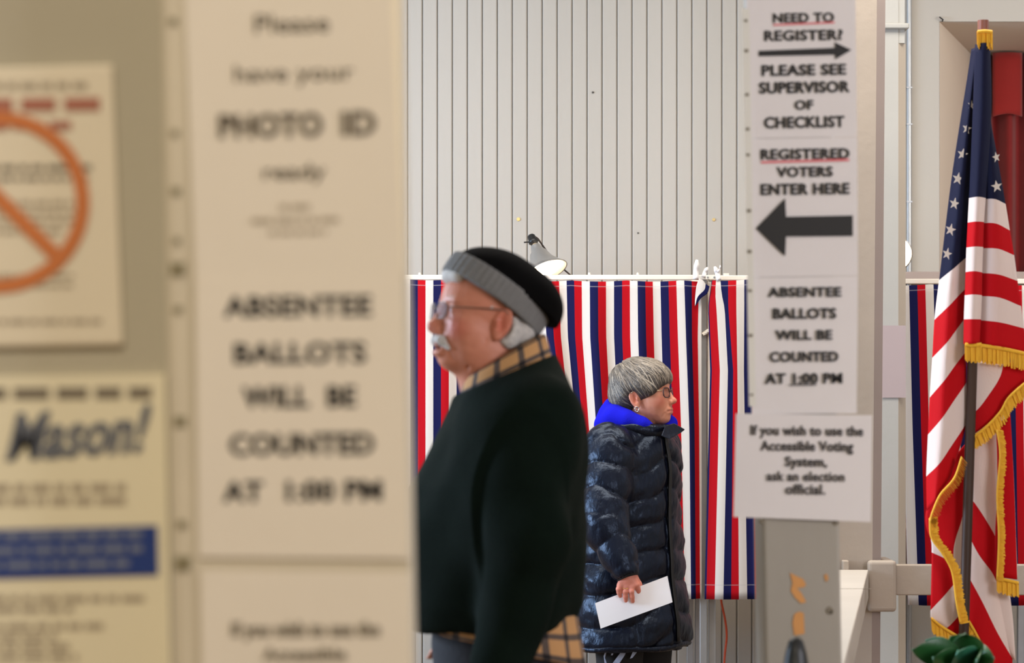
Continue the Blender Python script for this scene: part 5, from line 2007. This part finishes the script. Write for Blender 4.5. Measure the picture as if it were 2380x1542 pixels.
R_ = np.where(last >= 0, rs_[np.clip(last, 0, None)], np.nan)
LV, LF, LC = [], [], []
for i in range(NL):
    r_ = R_[i]
    n_ok = 0
    for k_ in range(NS):
        if np.isnan(r_[k_]) or (k_ and abs(r_[k_] - r_[k_ - 1]) > .017):
            break
        n_ok = k_ + 1
    if n_ok < 5:
        continue
    rk = np.convolve(np.r_[r_[0], r_[:n_ok], r_[n_ok - 1]], (.25, .5, .25), 'valid')
    lift = rg_.uniform(-.0005, .0022)
    pts = c0 + D[i, :n_ok] * (rk + lift)[:, None]
    w0 = rg_.uniform(.0012, .0030)
    tg = np.gradient(pts, axis=0)
    sd = np.cross(D[i, :n_ok], tg)
    sd /= np.linalg.norm(sd, axis=1)[:, None] + 1e-9
    base_ = len(LV)
    for k_ in range(n_ok):
        w_ = w0 * (math.sin(math.pi * (.12 + .86 * k_ / (n_ok - 1))) ** .7)
        LV += [pts[k_] - sd[k_] * w_ - D[i, k_] * .0012, pts[k_] + D[i, k_] * w_ * .55, pts[k_] + sd[k_] * w_ - D[i, k_] * .0012]
    fr_ = np.clip((pts[:, 0].mean() + .02) / .10, 0, 1) * .32
    g_ = float(np.clip(rg_.normal(.30, .20) + fr_ - .22 * np.clip(-pts[:, 2].mean() / .05 + .3, 0, 1), 0, 1))
    c_ = np.array(lin((58, 50, 44))) * (1 - g_) + np.array(lin((166, 154, 138))) * g_
    LC += [c_] * (3 * n_ok)
    for k_ in range(n_ok - 1):
        a_ = base_ + 3 * k_
        LF += [(a_, a_ + 1, a_ + 4, a_ + 3), (a_ + 1, a_ + 2, a_ + 5, a_ + 4)]
o = mk('hair_locks', WW(np.array(LV)), np.array(LF), m_hairw, hair, smooth=True, col=np.array(LC))
o['kind'] = 'stuff'
spectacles(wom, ws, RW, tW, mat('frame_dark_plum', (44, 24, 30), .3, .1), mat('temple_champagne', (196, 172, 140), .3, metal=.6), w=.0275, hgt=.0175, th=.0019, cx=.035, z0=-.006, xf=.102)
# hoop earring
e0 = to_world((-.004, -.083, -.044), ws, RW, tW)
pts = [tuple(e0 + np.array((.0065 * math.cos(a), .0, -.0085 + .0085 * math.sin(a)))) for a in np.linspace(0, 2 * math.pi, 21)]
mk('earring', *tube(pts, .0016, 8, close=False), mat('silver', (216, 212, 204), .2, metal=.9), wom, smooth=True)
# trousers, shoes
ft = Field((TC[0] - .3, DV - .3, .05), (TC[0] + .3, DV + .3, .80), .012)
ft.loft([(.80, .13, -.14, .175), (.70, .13, -.14, .175)], .03, TA, TC)
for sy in (-.085, .085):
    ft.cap(TP(0, sy, .72), TP(0, sy, .44), .088, .066, .03)
    ft.cap(TP(0, sy, .44), TP(-.02, sy, .12), .066, .056, .02)
v, q = ft.mesh()
mk('trousers', v, q, mat('trousers_black', (20, 20, 22), .9, .1, 30), wom, smooth=True)
for sy in (-.085, .085):
    c0 = TP(-.03, sy, 0)
    fo2 = Field((c0[0] - .14, c0[1] - .26, -.002), (c0[0] + .26, c0[1] + .16, .15), .008)
    foot_pair(fo2, [((c0[0], c0[1]), (fwd[0], fwd[1]))])
    fo2.cap((c0[0], c0[1], .05), (c0[0], c0[1], .11), .050, .048, .02)
    v, q = fo2.mesh()
    v[:, 2] = np.maximum(v[:, 2], .001)
    mk('shoe', v, q, m_black, wom, smooth=True)

# folded white paper in the woman's hand
pc = [(1383, 1403), (1550, 1340), (1562, 1401), (1396, 1462)]
tl, tr, br, bl = [np.array(c, float) for c in pc]
V, Fc = [], []
for (dd, o1) in ((DPp - .0012, 0), (DPp + .0002, 0.6), (DPp + .0016, 1.2)):
    k_ = len(V)
    n_ = 8
    G = []
    for i in range(n_ + 1):
        for j in range(2):
            a = tl + (tr - tl) * i / n_
            b = bl + (br - bl) * i / n_
            p_ = a if j == 0 else b
            V.append(P(p_[0] + o1, p_[1] - o1 * .4, dd + .006 * ((i / n_) - .45) ** 2))
    Fc += [(k_ + 2 * i, k_ + 2 * i + 1, k_ + 2 * i + 3, k_ + 2 * i + 2) for i in range(n_)]
pp = mk('folded_paper', V, Fc, mat('paper_bright', (246, 246, 250), .7, .01, 8))
solid(pp, .0007)
finish(pp, 'white sheet folded in thirds held low against the navy coat', 'paper')
# pale streaks printed on the near trouser leg
m_streak = mat('print_pale_blue', (150, 162, 190), .6, .2, 60)
for poly in ([(1450, 1508), (1459, 1508), (1452, 1524), (1440, 1542), (1424, 1542), (1436, 1526)], [(1408, 1510), (1412, 1508), (1406, 1530), (1410, 1542), (1405, 1542), (1403, 1526)],
             [(1424, 1508), (1428, 1509), (1424, 1524), (1420, 1524)], [(1474, 1508), (1492, 1502), (1470, 1530), (1464, 1532)]):
    V, Fc = [], []
    dd = 7.93
    n_ = len(poly)
    V = [P(x, y, dd) for x, y in poly] + [P(x, y, dd + .02) for x, y in poly]
    Fc = [tuple(range(n_))[::-1], tuple(range(n_, 2 * n_))] + [(i, (i + 1) % n_, n_ + (i + 1) % n_, n_ + i) for i in range(n_)]
    mk('trouser_print', V, Fc, m_streak, wom)
